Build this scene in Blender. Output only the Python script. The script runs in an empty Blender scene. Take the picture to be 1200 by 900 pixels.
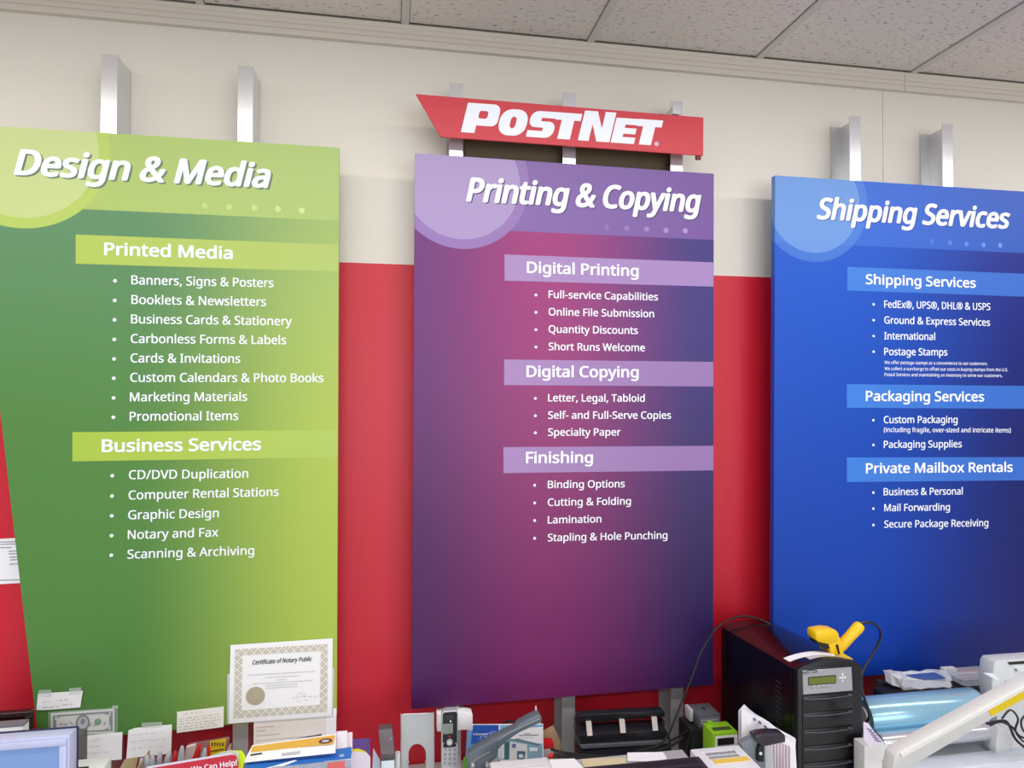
import bpy, bmesh, math, random
from mathutils import Vector, Matrix
random.seed(4)
SC = bpy.context.scene
COL = SC.collection

# ---------------------------------------------------------------- camera
F, YAW, PIT, ROL, DP = 800.0, 0.1769, 0.01355, 0.00245, 2.065
fw = Vector((math.sin(YAW)*math.cos(PIT), math.cos(YAW)*math.cos(PIT), math.sin(PIT)))
_r = Vector((math.cos(YAW), -math.sin(YAW), 0)); _u = _r.cross(fw)
rt = math.cos(ROL)*_r + math.sin(ROL)*_u
up = -math.sin(ROL)*_r + math.cos(ROL)*_u
CAM = Vector((0, -DP, 0))
cd = bpy.data.cameras.new('camera'); cam = bpy.data.objects.new('camera', cd); COL.objects.link(cam)
cd.sensor_width = 36; cd.lens = 36*F/1200; cd.clip_start = .05
cam.matrix_world = Matrix(((rt.x, up.x, -fw.x, CAM.x), (rt.y, up.y, -fw.y, CAM.y), (rt.z, up.z, -fw.z, CAM.z), (0, 0, 0, 1)))
SC.camera = cam

def at(px, py, Y=0.0):
    """point of the plane y = Y seen at pixel (px, py) of the 1200x900 photograph"""
    d = fw + (px-600)/F*rt - (py-450)/F*up
    return CAM + d*((Y+DP)/d.y)

# ---------------------------------------------------------------- world, lights, exposure
SC.view_settings.view_transform = 'Standard'; SC.view_settings.look = 'None'
SC.view_settings.exposure = -0.06; SC.view_settings.gamma = 1; SC.view_settings.use_curve_mapping = False
w = bpy.data.worlds.new('world'); SC.world = w; w.use_nodes = True
w.node_tree.nodes['Background'].inputs[0].default_value = (.86, .90, 1, 1)
w.node_tree.nodes['Background'].inputs[1].default_value = .50
CEIL, FLOOR, TOP, WY = 1.169, -1.90, -1.17, 0.13     # ceiling, floor, worktop heights; wall plane

def area(name, loc, sx, sy, power, col, rot=(0, 0, 0)):
    l = bpy.data.lights.new(name, 'AREA'); l.shape = 'RECTANGLE'; l.size = sx; l.size_y = sy
    l.energy = power; l.color = col
    o = bpy.data.objects.new(name, l); COL.objects.link(o); o.location = loc; o.rotation_euler = rot
    return o
for i, x in enumerate((-2.9, -1.6, -.3, 1.0, 2.3, 3.6)):
    area('tube_light', (x, -1.02, CEIL-.06), 1.25, .20, 12.5, (1, .97, .93))
for i, x in enumerate((-2.9, -.3, 2.3)):
    area('tube_light', (x, -3.9, CEIL-.06), 1.25, .22, 34, (1, .97, .93))
area('shop_window_daylight', (1.5, -7.0, -.2), 6, 2.2, 165, (.93, .96, 1), (math.radians(90), 0, 0))

# ---------------------------------------------------------------- materials
def lin(c):
    return tuple(((v/255)/12.92 if v/255 <= .04045 else ((v/255+.055)/1.055)**2.4) for v in c)
_mats = {}
def mat(name, rgb, rough=.5, metal=0., var=.05, scale=30, emit=0, alpha=1, spec=.5, bump=0):
    if name in _mats: return _mats[name]
    m = bpy.data.materials.new(name); m.use_nodes = True; nt = m.node_tree
    b = nt.nodes['Principled BSDF']; c = lin(rgb)
    b.inputs['Roughness'].default_value = rough; b.inputs['Metallic'].default_value = metal
    b.inputs['Specular IOR Level'].default_value = spec
    tc = nt.nodes.new('ShaderNodeTexCoord'); n = nt.nodes.new('ShaderNodeTexNoise')
    n.inputs['Scale'].default_value = scale; nt.links.new(tc.outputs['Object'], n.inputs['Vector'])
    r = nt.nodes.new('ShaderNodeMix'); r.data_type = 'RGBA'
    r.inputs[6].default_value = (*[v*(1-var) for v in c], 1); r.inputs[7].default_value = (*[min(1, v*(1+var)) for v in c], 1)
    nt.links.new(n.outputs['Fac'], r.inputs[0]); nt.links.new(r.outputs[2], b.inputs['Base Color'])
    if emit:
        b.inputs['Emission Color'].default_value = (*c, 1); b.inputs['Emission Strength'].default_value = emit
    if alpha < 1: b.inputs['Alpha'].default_value = alpha
    if bump:
        bp = nt.nodes.new('ShaderNodeBump'); bp.inputs['Strength'].default_value = bump; bp.inputs['Distance'].default_value = .002
        nt.links.new(n.outputs['Fac'], bp.inputs['Height']); nt.links.new(bp.outputs[0], b.inputs['Normal'])
    _mats[name] = m
    return m

WHITE = mat('white_print', (238, 242, 252), .45, var=.01)
PAPER = mat('white_paper', (248, 249, 255), .8, var=.02)
CREAM = mat('cream_paper', (240, 232, 226), .8, var=.03)
GREYPR = mat('grey_print', (150, 150, 158), .8)
INK = mat('dark_ink', (45, 45, 55), .7)
BLACK = mat('black_plastic', (16, 17, 22), .35, var=.15)
BLACKM = mat('black_matt', (20, 20, 22), .6, var=.15)
DGREY = mat('dark_grey_plastic', (72, 70, 76), .45)
MGREY = mat('mid_grey_plastic', (118, 126, 134), .4)
LGREY = mat('light_grey_plastic', (196, 198, 200), .5)
OFFW = mat('off_white_plastic', (224, 226, 228), .45)
SILVER = mat('silver_plastic', (182, 185, 188), .3, .5)
RED = mat('red_plastic', (205, 25, 32), .4)
YEL = mat('yellow_plastic', (242, 196, 12), .35)
TAPE = mat('clear_tape', (235, 240, 240), .2, alpha=.28)
CLEAR = mat('clear_plastic', (225, 232, 238), .12, alpha=.35)
CABLE = mat('cable_rubber', (18, 18, 20), .45)
LIME = mat('lime_print', (150, 205, 40), .5)
NAVY = mat('navy_print', (25, 35, 80), .6)

def brushed():
    m = bpy.data.materials.new('brushed_aluminium'); m.use_nodes = True; nt = m.node_tree
    b = nt.nodes['Principled BSDF']; b.inputs['Metallic'].default_value = .6; b.inputs['Roughness'].default_value = .25
    tc = nt.nodes.new('ShaderNodeTexCoord'); mp = nt.nodes.new('ShaderNodeMapping'); mp.inputs['Scale'].default_value = (20, 20, 260)
    n = nt.nodes.new('ShaderNodeTexNoise'); n.inputs['Scale'].default_value = 6
    cr = nt.nodes.new('ShaderNodeValToRGB'); cr.color_ramp.elements[0].color = (.62, .63, .65, 1); cr.color_ramp.elements[1].color = (.78, .79, .81, 1)
    nt.links.new(tc.outputs['Object'], mp.inputs['Vector']); nt.links.new(mp.outputs[0], n.inputs['Vector'])
    nt.links.new(n.outputs['Fac'], cr.inputs[0]); nt.links.new(cr.outputs[0], b.inputs['Base Color'])
    return m
ALU = brushed()

# ---------------------------------------------------------------- mesh helpers
class MB:
    def __init__(s): s.v = []; s.f = []
    def add(s, vs, fs):
        n = len(s.v); s.v += [Vector(v) for v in vs]; s.f += [tuple(i+n for i in f) for f in fs]; return s
    def box(s, x0, x1, y0, y1, z0, z1):
        return s.add([(x0,y0,z0),(x1,y0,z0),(x1,y1,z0),(x0,y1,z0),(x0,y0,z1),(x1,y0,z1),(x1,y1,z1),(x0,y1,z1)],
                     [(3,2,1,0),(4,5,6,7),(0,1,5,4),(1,2,6,5),(2,3,7,6),(3,0,4,7)])
    def prism(s, pts, ext):
        pts = [Vector(p) for p in pts]; ext = Vector(ext); n = len(pts)
        nrm = Vector((0, 0, 0))
        for i in range(n): nrm += (pts[i]-pts[0]).cross(pts[(i+1) % n]-pts[0])
        if nrm.dot(ext) > 0: pts = pts[::-1]
        return s.add(pts+[p+ext for p in pts], [tuple(range(n)), tuple(range(2*n-1, n-1, -1))] +
                     [((i+1) % n, i, i+n, (i+1) % n+n) for i in range(n)])
    def cyl(s, a, b, r0, r1=None, n=16):
        a, b = Vector(a), Vector(b); r1 = r0 if r1 is None else r1
        d = (b-a).normalized(); x = d.orthogonal().normalized(); y = d.cross(x)
        vs = [a+(x*math.cos(t)+y*math.sin(t))*r0 for t in [2*math.pi*i/n for i in range(n)]]
        vs += [b+(x*math.cos(t)+y*math.sin(t))*max(r1, 1e-4) for t in [2*math.pi*i/n for i in range(n)]]
        return s.add(vs, [tuple(range(n-1, -1, -1)), tuple(range(n, 2*n))] + [(i, (i+1) % n, (i+1) % n+n, i+n) for i in range(n)])
    def lathe(s, a, b, prof, n=20):
        """prof: (t along a->b, radius)"""
        a, b = Vector(a), Vector(b); d = (b-a).normalized(); x = d.orthogonal().normalized(); y = d.cross(x); vs = []
        for t, r in prof:
            c = a.lerp(b, t)
            vs += [c+(x*math.cos(q)+y*math.sin(q))*max(r, 1e-4) for q in [2*math.pi*i/n for i in range(n)]]
        fs = [tuple(range(n-1, -1, -1)), tuple(range((len(prof)-1)*n, len(prof)*n))]
        for k in range(len(prof)-1):
            fs += [(k*n+i, k*n+(i+1) % n, (k+1)*n+(i+1) % n, (k+1)*n+i) for i in range(n)]
        return s.add(vs, fs)
    def tube(s, pts, r, n=8, sub=5):
        P = [Vector(p) for p in pts]; Q = [P[0]*2-P[1]]+P+[P[-1]*2-P[-2]]; C = []
        for i in range(1, len(Q)-2):
            for k in range(sub):
                t = k/sub; a, b, c, d = Q[i-1], Q[i], Q[i+1], Q[i+2]
                C.append(.5*((2*b)+(c-a)*t+(2*a-5*b+4*c-d)*t*t+(3*b-a-3*c+d)*t**3))
        C.append(P[-1]); vs = []; x = None
        for i, c in enumerate(C):
            d = (C[min(i+1, len(C)-1)]-C[max(i-1, 0)]).normalized()
            x = d.orthogonal().normalized() if x is None else (x-d*x.dot(d)).normalized()
            y = d.cross(x); vs += [c+(x*math.cos(q)+y*math.sin(q))*r for q in [2*math.pi*j/n for j in range(n)]]
        m = len(C)
        return s.add(vs, [tuple(range(n-1, -1, -1)), tuple(range((m-1)*n, m*n))] +
                     [(k*n+i, k*n+(i+1) % n, (k+1)*n+(i+1) % n, (k+1)*n+i) for k in range(m-1) for i in range(n)])

def tag(o, label=None, cat=None, group=None, kind=None):
    if label: o['label'] = label
    if cat: o['category'] = cat
    if group: o['group'] = group
    if kind: o['kind'] = kind
    return o
def wloc(o):
    l = Vector((0, 0, 0))
    while o: l += o.location; o = o.parent
    return l
def obj(name, mb, m, parent=None, bevel=0, seg=2, origin=None, smooth=True):
    me = bpy.data.meshes.new(name)
    if parent is not None: o0 = wloc(parent)
    elif origin is not None: o0 = Vector(origin)
    else:
        lo = [min(v[i] for v in mb.v) for i in range(3)]; hi = [max(v[i] for v in mb.v) for i in range(3)]
        o0 = Vector(((lo[0]+hi[0])/2, (lo[1]+hi[1])/2, lo[2]))
    me.from_pydata([v-o0 for v in mb.v], [], mb.f)
    bm = bmesh.new(); bm.from_mesh(me); bmesh.ops.recalc_face_normals(bm, faces=bm.faces)
    if bevel:
        es = [e for e in bm.edges if len(e.link_faces) == 2 and e.calc_face_angle(0) > .6]
        bmesh.ops.bevel(bm, geom=es, offset=bevel, segments=seg, affect='EDGES', profile=.5, clamp_overlap=True)
    bm.to_mesh(me); bm.free()
    if smooth:
        me.shade_smooth(); me.set_sharp_from_angle(angle=math.radians(35))
    me.materials.append(m)
    o = bpy.data.objects.new(name, me); COL.objects.link(o)
    o.parent = parent
    if parent is None: o.location = o0
    return o
def thing(name, loc, label, cat, group=None):
    o = bpy.data.objects.new(name, None); COL.objects.link(o); o.location = loc; o.empty_display_size = .05
    return tag(o, label, cat, group)
def plate(pts, th, Yd=1):
    """polygon of (px, py, Y) with real thickness going back from the viewer"""
    P = [at(*p) for p in pts]; return MB().prism(P, (0, th*Yd, 0))
def quad(x0, x1, yl0, yr0, yl1, yr1, Y): return [(x0, yl0, Y), (x1, yr0, Y), (x1, yr1, Y), (x0, yl1, Y)]

def bundled(fn):
    # typefaces that ship with Blender; the built-in one stands in if they are missing
    try: return bpy.data.fonts.load(bpy.utils.system_resource('DATAFILES', path='fonts')+'/'+fn)
    except Exception: return None
FONT = bundled('NotoSansHebrew-Regular.woff2')
def text_mesh(body, shear=0):
    c = bpy.data.curves.new('t', 'FONT'); c.body = body; c.size = 1; c.shear = shear; c.resolution_u = 2
    if FONT: c.font = FONT
    o = bpy.data.objects.new('t', c); COL.objects.link(o)
    bpy.context.view_layer.update()
    me = bpy.data.meshes.new_from_object(o.evaluated_get(bpy.context.evaluated_depsgraph_get()))
    bpy.data.objects.remove(o); bpy.data.curves.remove(c)
    return me
CAPH = max(v.co.y for v in text_mesh('H').vertices)
def lettering(parent, body, a, b, cap, m, Y, bold=.02, shear=0, name='lettering', lift=.0006, P=None):
    """a, b: pixels of the left and right end of the baseline; cap: capital height in pixels; bold: stroke growth as a share of it"""
    if P: P0, P1, h = P
    else: P0 = at(*a, Y); P1 = at(*b, Y); h = (at(a[0], a[1]-cap, Y)-P0).length
    me = text_mesh(body, shear); g = bold*h
    x0 = min(v.co.x for v in me.vertices); x1 = max(v.co.x for v in me.vertices)
    e = (P1-P0).normalized(); ex = e*(((P1-P0).length-2*g)/(x1-x0)); n = Vector((0, -1, 0)); u = n.cross(e)*-1
    if u.z < 0: u = -u
    base = [P0+e*g+ex*(v.co.x-x0)+u*(v.co.y*(h-1.4*g)/CAPH+.7*g) for v in me.vertices]
    fs = [tuple(p.vertices) for p in me.polygons]; bpy.data.meshes.remove(me)
    if bold >= .03: offs = [(math.cos(q*math.pi/4), math.sin(q*math.pi/4)) for q in range(8)]+[(0, 0)]
    elif bold > .012: offs = [(-1, .6), (1, .6), (1, -.6), (-1, -.6)]
    elif bold > 0: offs = [(-1, 0), (1, 0)]
    else: offs = [(0, 0)]
    mb = MB()
    for k, (dx, dy) in enumerate(offs): mb.add([p+e*(dx*g)+u*(dy*g*.7)+n*(lift+k*1.5e-5) for p in base], fs)
    return obj(name, mb, m, parent, smooth=False)
def scribble(parent, a, b, m, Y, amp=1.2, n=None, name='handwriting', r=.00035):
    """a line of handwriting too small to read: a pen stroke with word gaps, lying on the paper"""
    n = n or int(abs(b[0]-a[0])/1.1); mb = MB(); run = []; x = 0
    while x < n:
        k = random.randint(3, 7)
        for i in range(k):
            t = min(1, (x+i)/n)
            run.append(at(a[0]+(b[0]-a[0])*t, a[1]+(b[1]-a[1])*t+random.uniform(-amp, amp*.5), Y)-Vector((0, .0006, 0)))
        if len(run) > 2: mb.tube(run, r, n=3, sub=2)
        run = []; x += k+1
    return obj(name, mb, m, parent)

# ================================================================ SETTING
def wall_mat():
    m = bpy.data.materials.new('painted_wall'); m.use_nodes = True; nt = m.node_tree; b = nt.nodes['Principled BSDF']
    g = nt.nodes.new('ShaderNodeNewGeometry'); sp = nt.nodes.new('ShaderNodeSeparateXYZ'); nt.links.new(g.outputs['Position'], sp.inputs[0])
    lt = nt.nodes.new('ShaderNodeMath'); lt.operation = 'LESS_THAN'; lt.inputs[1].default_value = .409; nt.links.new(sp.outputs[2], lt.inputs[0])
    mx = nt.nodes.new('ShaderNodeMix'); mx.data_type = 'RGBA'; nt.links.new(lt.outputs[0], mx.inputs[0])
    mx.inputs[6].default_value = (*lin((226, 221, 209)), 1); mx.inputs[7].default_value = (*lin((208, 26, 50)), 1)
    n = nt.nodes.new('ShaderNodeTexNoise'); n.inputs['Scale'].default_value = 140; nt.links.new(g.outputs['Position'], n.inputs[0])
    bp = nt.nodes.new('ShaderNodeBump'); bp.inputs['Strength'].default_value = .08; bp.inputs['Distance'].default_value = .002
    nt.links.new(n.outputs['Fac'], bp.inputs['Height']); nt.links.new(bp.outputs[0], b.inputs['Normal'])
    nt.links.new(mx.outputs[2], b.inputs['Base Color']); b.inputs['Roughness'].default_value = .42
    return m
WALL = wall_mat()
XJ = at(1034.5, 150, WY).x
wb = MB().box(-3.2, XJ-.0012, WY, WY+.1, FLOOR, CEIL+.05).box(XJ+.0012, 4.4, WY, WY+.1, FLOOR, CEIL+.05).box(XJ-.01, XJ+.01, WY+.003, WY+.1, FLOOR, CEIL+.05)
tag(obj('wall_back', wb, WALL, smooth=False), kind='structure')
tag(obj('floor', MB().box(-3.2, 4.4, -7, WY, FLOOR-.05, FLOOR), mat('floor_tile', (150, 146, 140), .5, var=.1, scale=4)), kind='structure')

def tile_mat():
    m = bpy.data.materials.new('fissured_ceiling_tile'); m.use_nodes = True; nt = m.node_tree; b = nt.nodes['Principled BSDF']; b.inputs['Roughness'].default_value = .9
    g = nt.nodes.new('ShaderNodeNewGeometry'); mp = nt.nodes.new('ShaderNodeMapping'); mp.inputs['Scale'].default_value = (34, 95, 1)
    n = nt.nodes.new('ShaderNodeTexNoise'); n.inputs['Scale'].default_value = 1.5; n.inputs['Detail'].default_value = 4; n.inputs['Roughness'].default_value = .6
    nt.links.new(g.outputs['Position'], mp.inputs[0]); nt.links.new(mp.outputs[0], n.inputs['Vector'])
    cr = nt.nodes.new('ShaderNodeValToRGB'); e = cr.color_ramp.elements
    e[0].position = .30; e[0].color = (*lin((128, 118, 112)), 1); e[1].position = .42; e[1].color = (*lin((226, 219, 212)), 1)
    nt.links.new(n.outputs['Fac'], cr.inputs[0]); nt.links.new(cr.outputs[0], b.inputs['Base Color'])
    bp = nt.nodes.new('ShaderNodeBump'); bp.inputs['Strength'].default_value = .5; bp.inputs['Distance'].default_value = .003
    nt.links.new(cr.outputs[0], bp.inputs['Height']); nt.links.new(bp.outputs[0], b.inputs['Normal'])
    return m
TILE = tile_mat()
BAR = mat('grid_bar_enamel', (206, 205, 198), .5, var=.01)
ceil = tag(obj('ceiling', MB().box(-3.2, 4.4, -7, WY, CEIL+.03, CEIL+.08), LGREY), kind='structure')
XT = .042
for k in range(-5, 8):
    x = XT+.61*k
    obj('grid_bar', MB().box(x-.012, x+.012, -7, WY-.02, CEIL-.001, CEIL+.006), BAR, ceil, bevel=.0008, seg=1)
ys = [WY-.02-1.22*k for k in range(0, 7)]
for y in ys[1:-1]: obj('grid_bar', MB().box(-3.1, 4.3, y-.012, y+.012, CEIL-.0008, CEIL+.0055), BAR, ceil)
shared = None
for j in range(len(ys)-2):
    for k in range(-5, 7):
        x0 = XT+.61*k+.0125; x1 = x0+.585
        if shared is None:
            shared = obj('ceiling_tile', MB().box(x0, x1, ys[j+1]+.0125, ys[j]-.0005, CEIL+.006, CEIL+.02), TILE, ceil, bevel=.002, seg=1)
            bx, by = x0, ys[j]
        else:
            c = shared.copy(); COL.objects.link(c); c.location = (x0-bx, ys[j]-by, 0)

# ribbed crown trim in two lengths
def crown(name, x0, x1):
    zt = CEIL; h = CEIL-at(474, 52.5, WY-.02).z
    prof = [(0, 0), (.020, 0), (.020, .010), (.0175, .0125), (.020, .015), (.020, .026), (.0165, .0285), (.020, .031), (.020, .042), (.0165, .0445), (.020, .047), (.018, 1), (0, 1)]
    P = [Vector((x0, WY-d, zt-(h if t == 1 else t*h/.062))) for d, t in prof]
    return tag(obj(name, MB().prism(P, (x1-x0, 0, 0)), mat('trim_paint', (214, 205, 192), .45, var=.02), smooth=False), kind='structure')
XC = at(1060.5, 95, WY-.02).x
crown('trim_1', -3.2, XC-.0008); crown('trim_2', XC+.0008, 4.4)

# tube light fittings outside the frame
for y, xs in ((-1.02, (-2.9, -1.6, -.3, 1.0, 2.3, 3.6)), (-3.9, (-2.9, -.3, 2.3))):
    for x in xs:
        t = thing('ceiling_light', (x, y, CEIL-.05), 'white strip light under the ceiling tiles, %s row, %s from the left' % ('nearer the signs' if y > -2 else 'farther from the signs', ('first', 'second', 'third', 'fourth', 'fifth', 'sixth')[xs.index(x)]), 'light', 'strip lights on the ceiling')
        obj('light_housing', MB().box(x-.64, x+.64, y-.13, y+.13, CEIL-.045, CEIL-.003), OFFW, t, bevel=.006)

# worktop along the wall
t = thing('counter', (.6, -.55, FLOOR), 'long light grey worktop under the signs carrying all the equipment', 'counter')
obj('worktop', MB().box(-3.0, 4.2, -1.25, WY-.004, TOP-.04, TOP), mat('worktop_laminate', (206, 205, 204), .4), t, bevel=.004)
obj('cabinet_base', MB().box(-3.0, 4.2, -1.18, WY-.02, FLOOR, TOP-.04), mat('cabinet_laminate', (120, 118, 118), .5), t)

# ================================================================ aluminium channel posts
def stud(x, z0, z1, label, group, y0=.024):
    w2 = .021; th = .004; x0, x1 = x-w2, x+w2; yb = WY-.002
    mb = MB()
    P = [(x0, y0), (x1, y0), (x1, yb), (x0, yb), (x0, yb-th), (x1-th, yb-th), (x1-th, y0+th), (x0, y0+th)]
    mb.prism([Vector((a, b, z0)) for a, b in P], (0, 0, z1-z0))
    o = obj('metal_post', mb, ALU, smooth=False)
    return tag(o, label, 'post', group)
G = 'aluminium channel posts carrying the signs'
stud(at(127.5, 57, .02).x, TOP, .955, 'aluminium post rising above the green sign, left of its pair', G)
stud(at(287.5, 72, .02).x, TOP, .955, 'aluminium post at the right behind the green sign and certificate', G)
stud(at(535, 94, .02).x, TOP, .955, 'aluminium post behind the left end of the red sign', G)
stud(at(667.5, 104, .02).x, TOP, .955, 'aluminium post behind the middle of the red sign', G)
stud(at(793.5, 115, .02).x, TOP, .955, 'aluminium post behind the right end of the red sign', G)
stud(at(1003, 134, .02).x, TOP, .955, 'aluminium post above the blue sign, the left one of two', G)
stud(at(1111.5, 143, .02).x, TOP, .955, 'aluminium post above the blue sign, the right one of two', G)
# dark board behind the gap under the red sign
a = at(545, 190, .06); b = at(786, 200, .06)
tag(obj('backing_board', MB().box(a.x, b.x, .064, .074, .72, .90), mat('brown_board', (104, 90, 66), .7), bevel=.001), 'dark brown backing board between the posts under the red sign', 'board')

# ================================================================ sign panels
class NT:
    def __init__(s, nt): s.nt = nt
    def m(s, op, a, b=None, c=None, clamp=False):
        n = s.nt.nodes.new('ShaderNodeMath'); n.operation = op; n.use_clamp = clamp
        for i, v in enumerate((a, b, c)):
            if v is None: continue
            if isinstance(v, (int, float)): n.inputs[i].default_value = v
            else: s.nt.links.new(v, n.inputs[i])
        return n.outputs[0]
    def ss(s, v, lo, hi):
        n = s.nt.nodes.new('ShaderNodeMapRange'); n.interpolation_type = 'SMOOTHSTEP'
        s.nt.links.new(v, n.inputs[0]); n.inputs[1].default_value = lo; n.inputs[2].default_value = hi
        return n.outputs[0]
    def mix(s, f, a, b):
        n = s.nt.nodes.new('ShaderNodeMix'); n.data_type = 'RGBA'
        for i, v in ((0, f), (6, a), (7, b)):
            if isinstance(v, (int, float)): n.inputs[i].default_value = v
            elif isinstance(v, tuple): n.inputs[i].default_value = (*lin(v), 1)
            else: s.nt.links.new(v, n.inputs[i])
        return n.outputs[2]
def panel_mat(name, W, H, base, header, zh, circ, cols):
    """printed sign face: u from the left edge, v down from the top edge (object space)"""
    m = bpy.data.materials.new(name); m.use_nodes = True; nt = m.node_tree; b = nt.nodes['Principled BSDF']; k = NT(nt)
    tc = nt.nodes.new('ShaderNodeTexCoord'); sp = nt.nodes.new('ShaderNodeSeparateXYZ'); nt.links.new(tc.outputs['Object'], sp.inputs[0])
    u = k.m('SUBTRACT', sp.outputs[0], k.m('ABSOLUTE', sp.outputs[1])); v = k.m('MULTIPLY', sp.outputs[2], -1)
    un = k.m('DIVIDE', u, W); vn = k.m('DIVIDE', v, H)
    col = base(k, un, vn)
    hf = k.m('LESS_THAN', v, zh)
    col = k.mix(hf, col, header(k, un, vn, col))
    cx, cz, r1, r2 = circ
    d = k.m('SQRT', k.m('ADD', k.m('POWER', k.m('SUBTRACT', u, cx), 2), k.m('POWER', k.m('SUBTRACT', v, cz), 2)))
    col = k.mix(k.m('LESS_THAN', d, r1), col, k.mix(cols[2], col, cols[0]))
    col = k.mix(k.m('LESS_THAN', d, r2), col, k.mix(cols[3], col, cols[1]))
    nt.links.new(col, b.inputs['Base Color']); b.inputs['Roughness'].default_value = .42; b.inputs['Specular IOR Level'].default_value = .36
    return m

PT = .022
def sign(name, corners, m_fn, label):
    P = [at(*c, 0) for c in corners]           # TL TR BR BL
    o = P[0].copy()
    W = P[1].x-P[0].x; H = P[0].z-P[3].z
    t = MB().prism(P, (0, PT, 0))
    s = obj(name, t, m_fn(P[0], W, H), origin=o, smooth=False)
    tag(s, label, 'sign')
    return s

def rel(P, px, py): q = at(px, py, 0); return q.x-P.x, P.z-q.z
# ---- green
def green_m(P, W, H):
    cx, cz = rel(P, 27, 174); zh = rel(P, 250, 252)[1]
    def base(k, u, v):
        A = k.mix(k.ss(v, 0., .55), (92, 138, 100), (80, 130, 62))
        B = k.mix(k.ss(v, 0., .6), (152, 178, 104), (166, 188, 76))
        f = k.ss(k.m('SUBTRACT', u, k.m('MULTIPLY', v, -.02)), .42, 1.04)
        return k.mix(f, A, B)
    def head(k, u, v, c): return k.mix(u, (166, 190, 98), (166, 190, 112))
    return panel_mat('green_sign_print', W, H, base, head, zh, (cx, cz, .219, .190), ((176, 198, 96), (192, 206, 136), 1., 1.))
green = sign('green_sign', [(-39, 145.5), (397.5, 173), (394.5, 837), (45.5, 871)], green_m,
             'tall green hanging sign headed Design & Media with a slanted left edge')
# ---- purple
def purple_m(P, W, H):
    cx, cz = rel(P, 541.8, 212); zh = rel(P, 720, 276)[1]
    def base(k, u, v):
        A = k.mix(k.ss(v, .1, .9), (106, 48, 116), (70, 22, 82))
        M = k.mix(k.ss(v, .1, 1.), (152, 52, 116), (112, 30, 92))
        B = k.mix(k.ss(v, .1, .9), (58, 48, 120), (42, 26, 82))
        c = k.mix(k.ss(u, -.02, .42), A, M)
        return k.mix(k.ss(u, .40, .98), c, B)
    def head(k, u, v, c): return k.mix(u, (134, 106, 168), (112, 80, 150))
    return panel_mat('purple_sign_print', W, H, base, head, zh, (cx, cz, .2075, .178), ((144, 114, 174), (166, 146, 192), 1., 1.))
purple = sign('purple_sign', [(486.3, 179.6), (836.5, 203.6), (835.7, 802.5), (482.2, 831)], purple_m,
              'tall purple hanging sign headed Printing & Copying under the red sign')
# ---- blue
def blue_m(P, W, H):
    cx, cz = rel(P, 954, 237); zh = rel(P, 1120, 293)[1]
    def base(k, u, v):
        A = k.mix(k.ss(v, 0., .8), (14, 84, 196), (4, 62, 168))
        B = k.mix(k.ss(v, 0., .6), (20, 34, 132), (16, 22, 98))
        return k.mix(k.ss(u, .25, 1.0), A, B)
    def head(k, u, v, c): return k.mix(.55, c, (58, 112, 212))
    return panel_mat('blue_sign_print', W, H, base, head, zh, (cx, cz, .2006, .170), ((88, 140, 212), (112, 156, 216), .45, .75))
blue = sign('blue_sign', [(908.5, 205.6), (1215, 225.5), (1213, 779), (906, 799)], blue_m,
            'tall blue hanging sign headed Shipping Services at the right')

def band(parent, x0, x1, yl0, yr0, yl1, yr1, m):
    P = [at(x0, yl0, -.0004), at(x1, yr0, -.0004), at(x1, yr1, -.0004), at(x0, yl1, -.0004)]
    obj('section_band', MB().prism(P, (0, .0004, 0)), m, parent, smooth=False)
def fade_mat(name, c0, c1, x0, x1):
    m = bpy.data.materials.new(name); m.use_nodes = True; nt = m.node_tree; k = NT(nt); b = nt.nodes['Principled BSDF']
    g = nt.nodes.new('ShaderNodeTexCoord'); sp = nt.nodes.new('ShaderNodeSeparateXYZ'); nt.links.new(g.outputs['Object'], sp.inputs[0])
    nt.links.new(k.mix(k.ss(sp.outputs[0], x0, x1), c0, c1), b.inputs['Base Color']); b.inputs['Roughness'].default_value = .42
    return m
GB = fade_mat('green_band', (170, 192, 84), (166, 188, 98), .3, 1.1)
GB2 = fade_mat('green_band_lower', (164, 192, 66), (166, 190, 84), .3, 1.1)
PB = fade_mat('lilac_band', (160, 130, 182), (154, 124, 180), .2, .9)
PB2 = fade_mat('lilac_band_lower', (158, 124, 178), (142, 108, 166), .2, .9)
BB = fade_mat('sky_band', (54, 122, 214), (48, 104, 196), .2, .9)
band(green, 88.7, 396.8, 274.8, 286.7, 309, 318.4, GB); band(green, 84.8, 395.8, 506.5, 503.9, 540.7, 535.9, GB2)
band(purple, 591.3, 836.2, 298.2, 307.5, 328.8, 335.9, PB); band(purple, 590.8, 836, 421.3, 424.1, 451.2, 452.9, PB2); band(purple, 590, 836, 524, 522.4, 554.4, 551.2, PB2)
band(blue, 993, 1210, 312.6, 321.2, 340.3, 348, BB); band(blue, 992.5, 1210, 450.2, 452.4, 477.8, 479.1, BB); band(blue, 992.5, 1209, 536.2, 535.6, 564.9, 562.8, BB)

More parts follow.
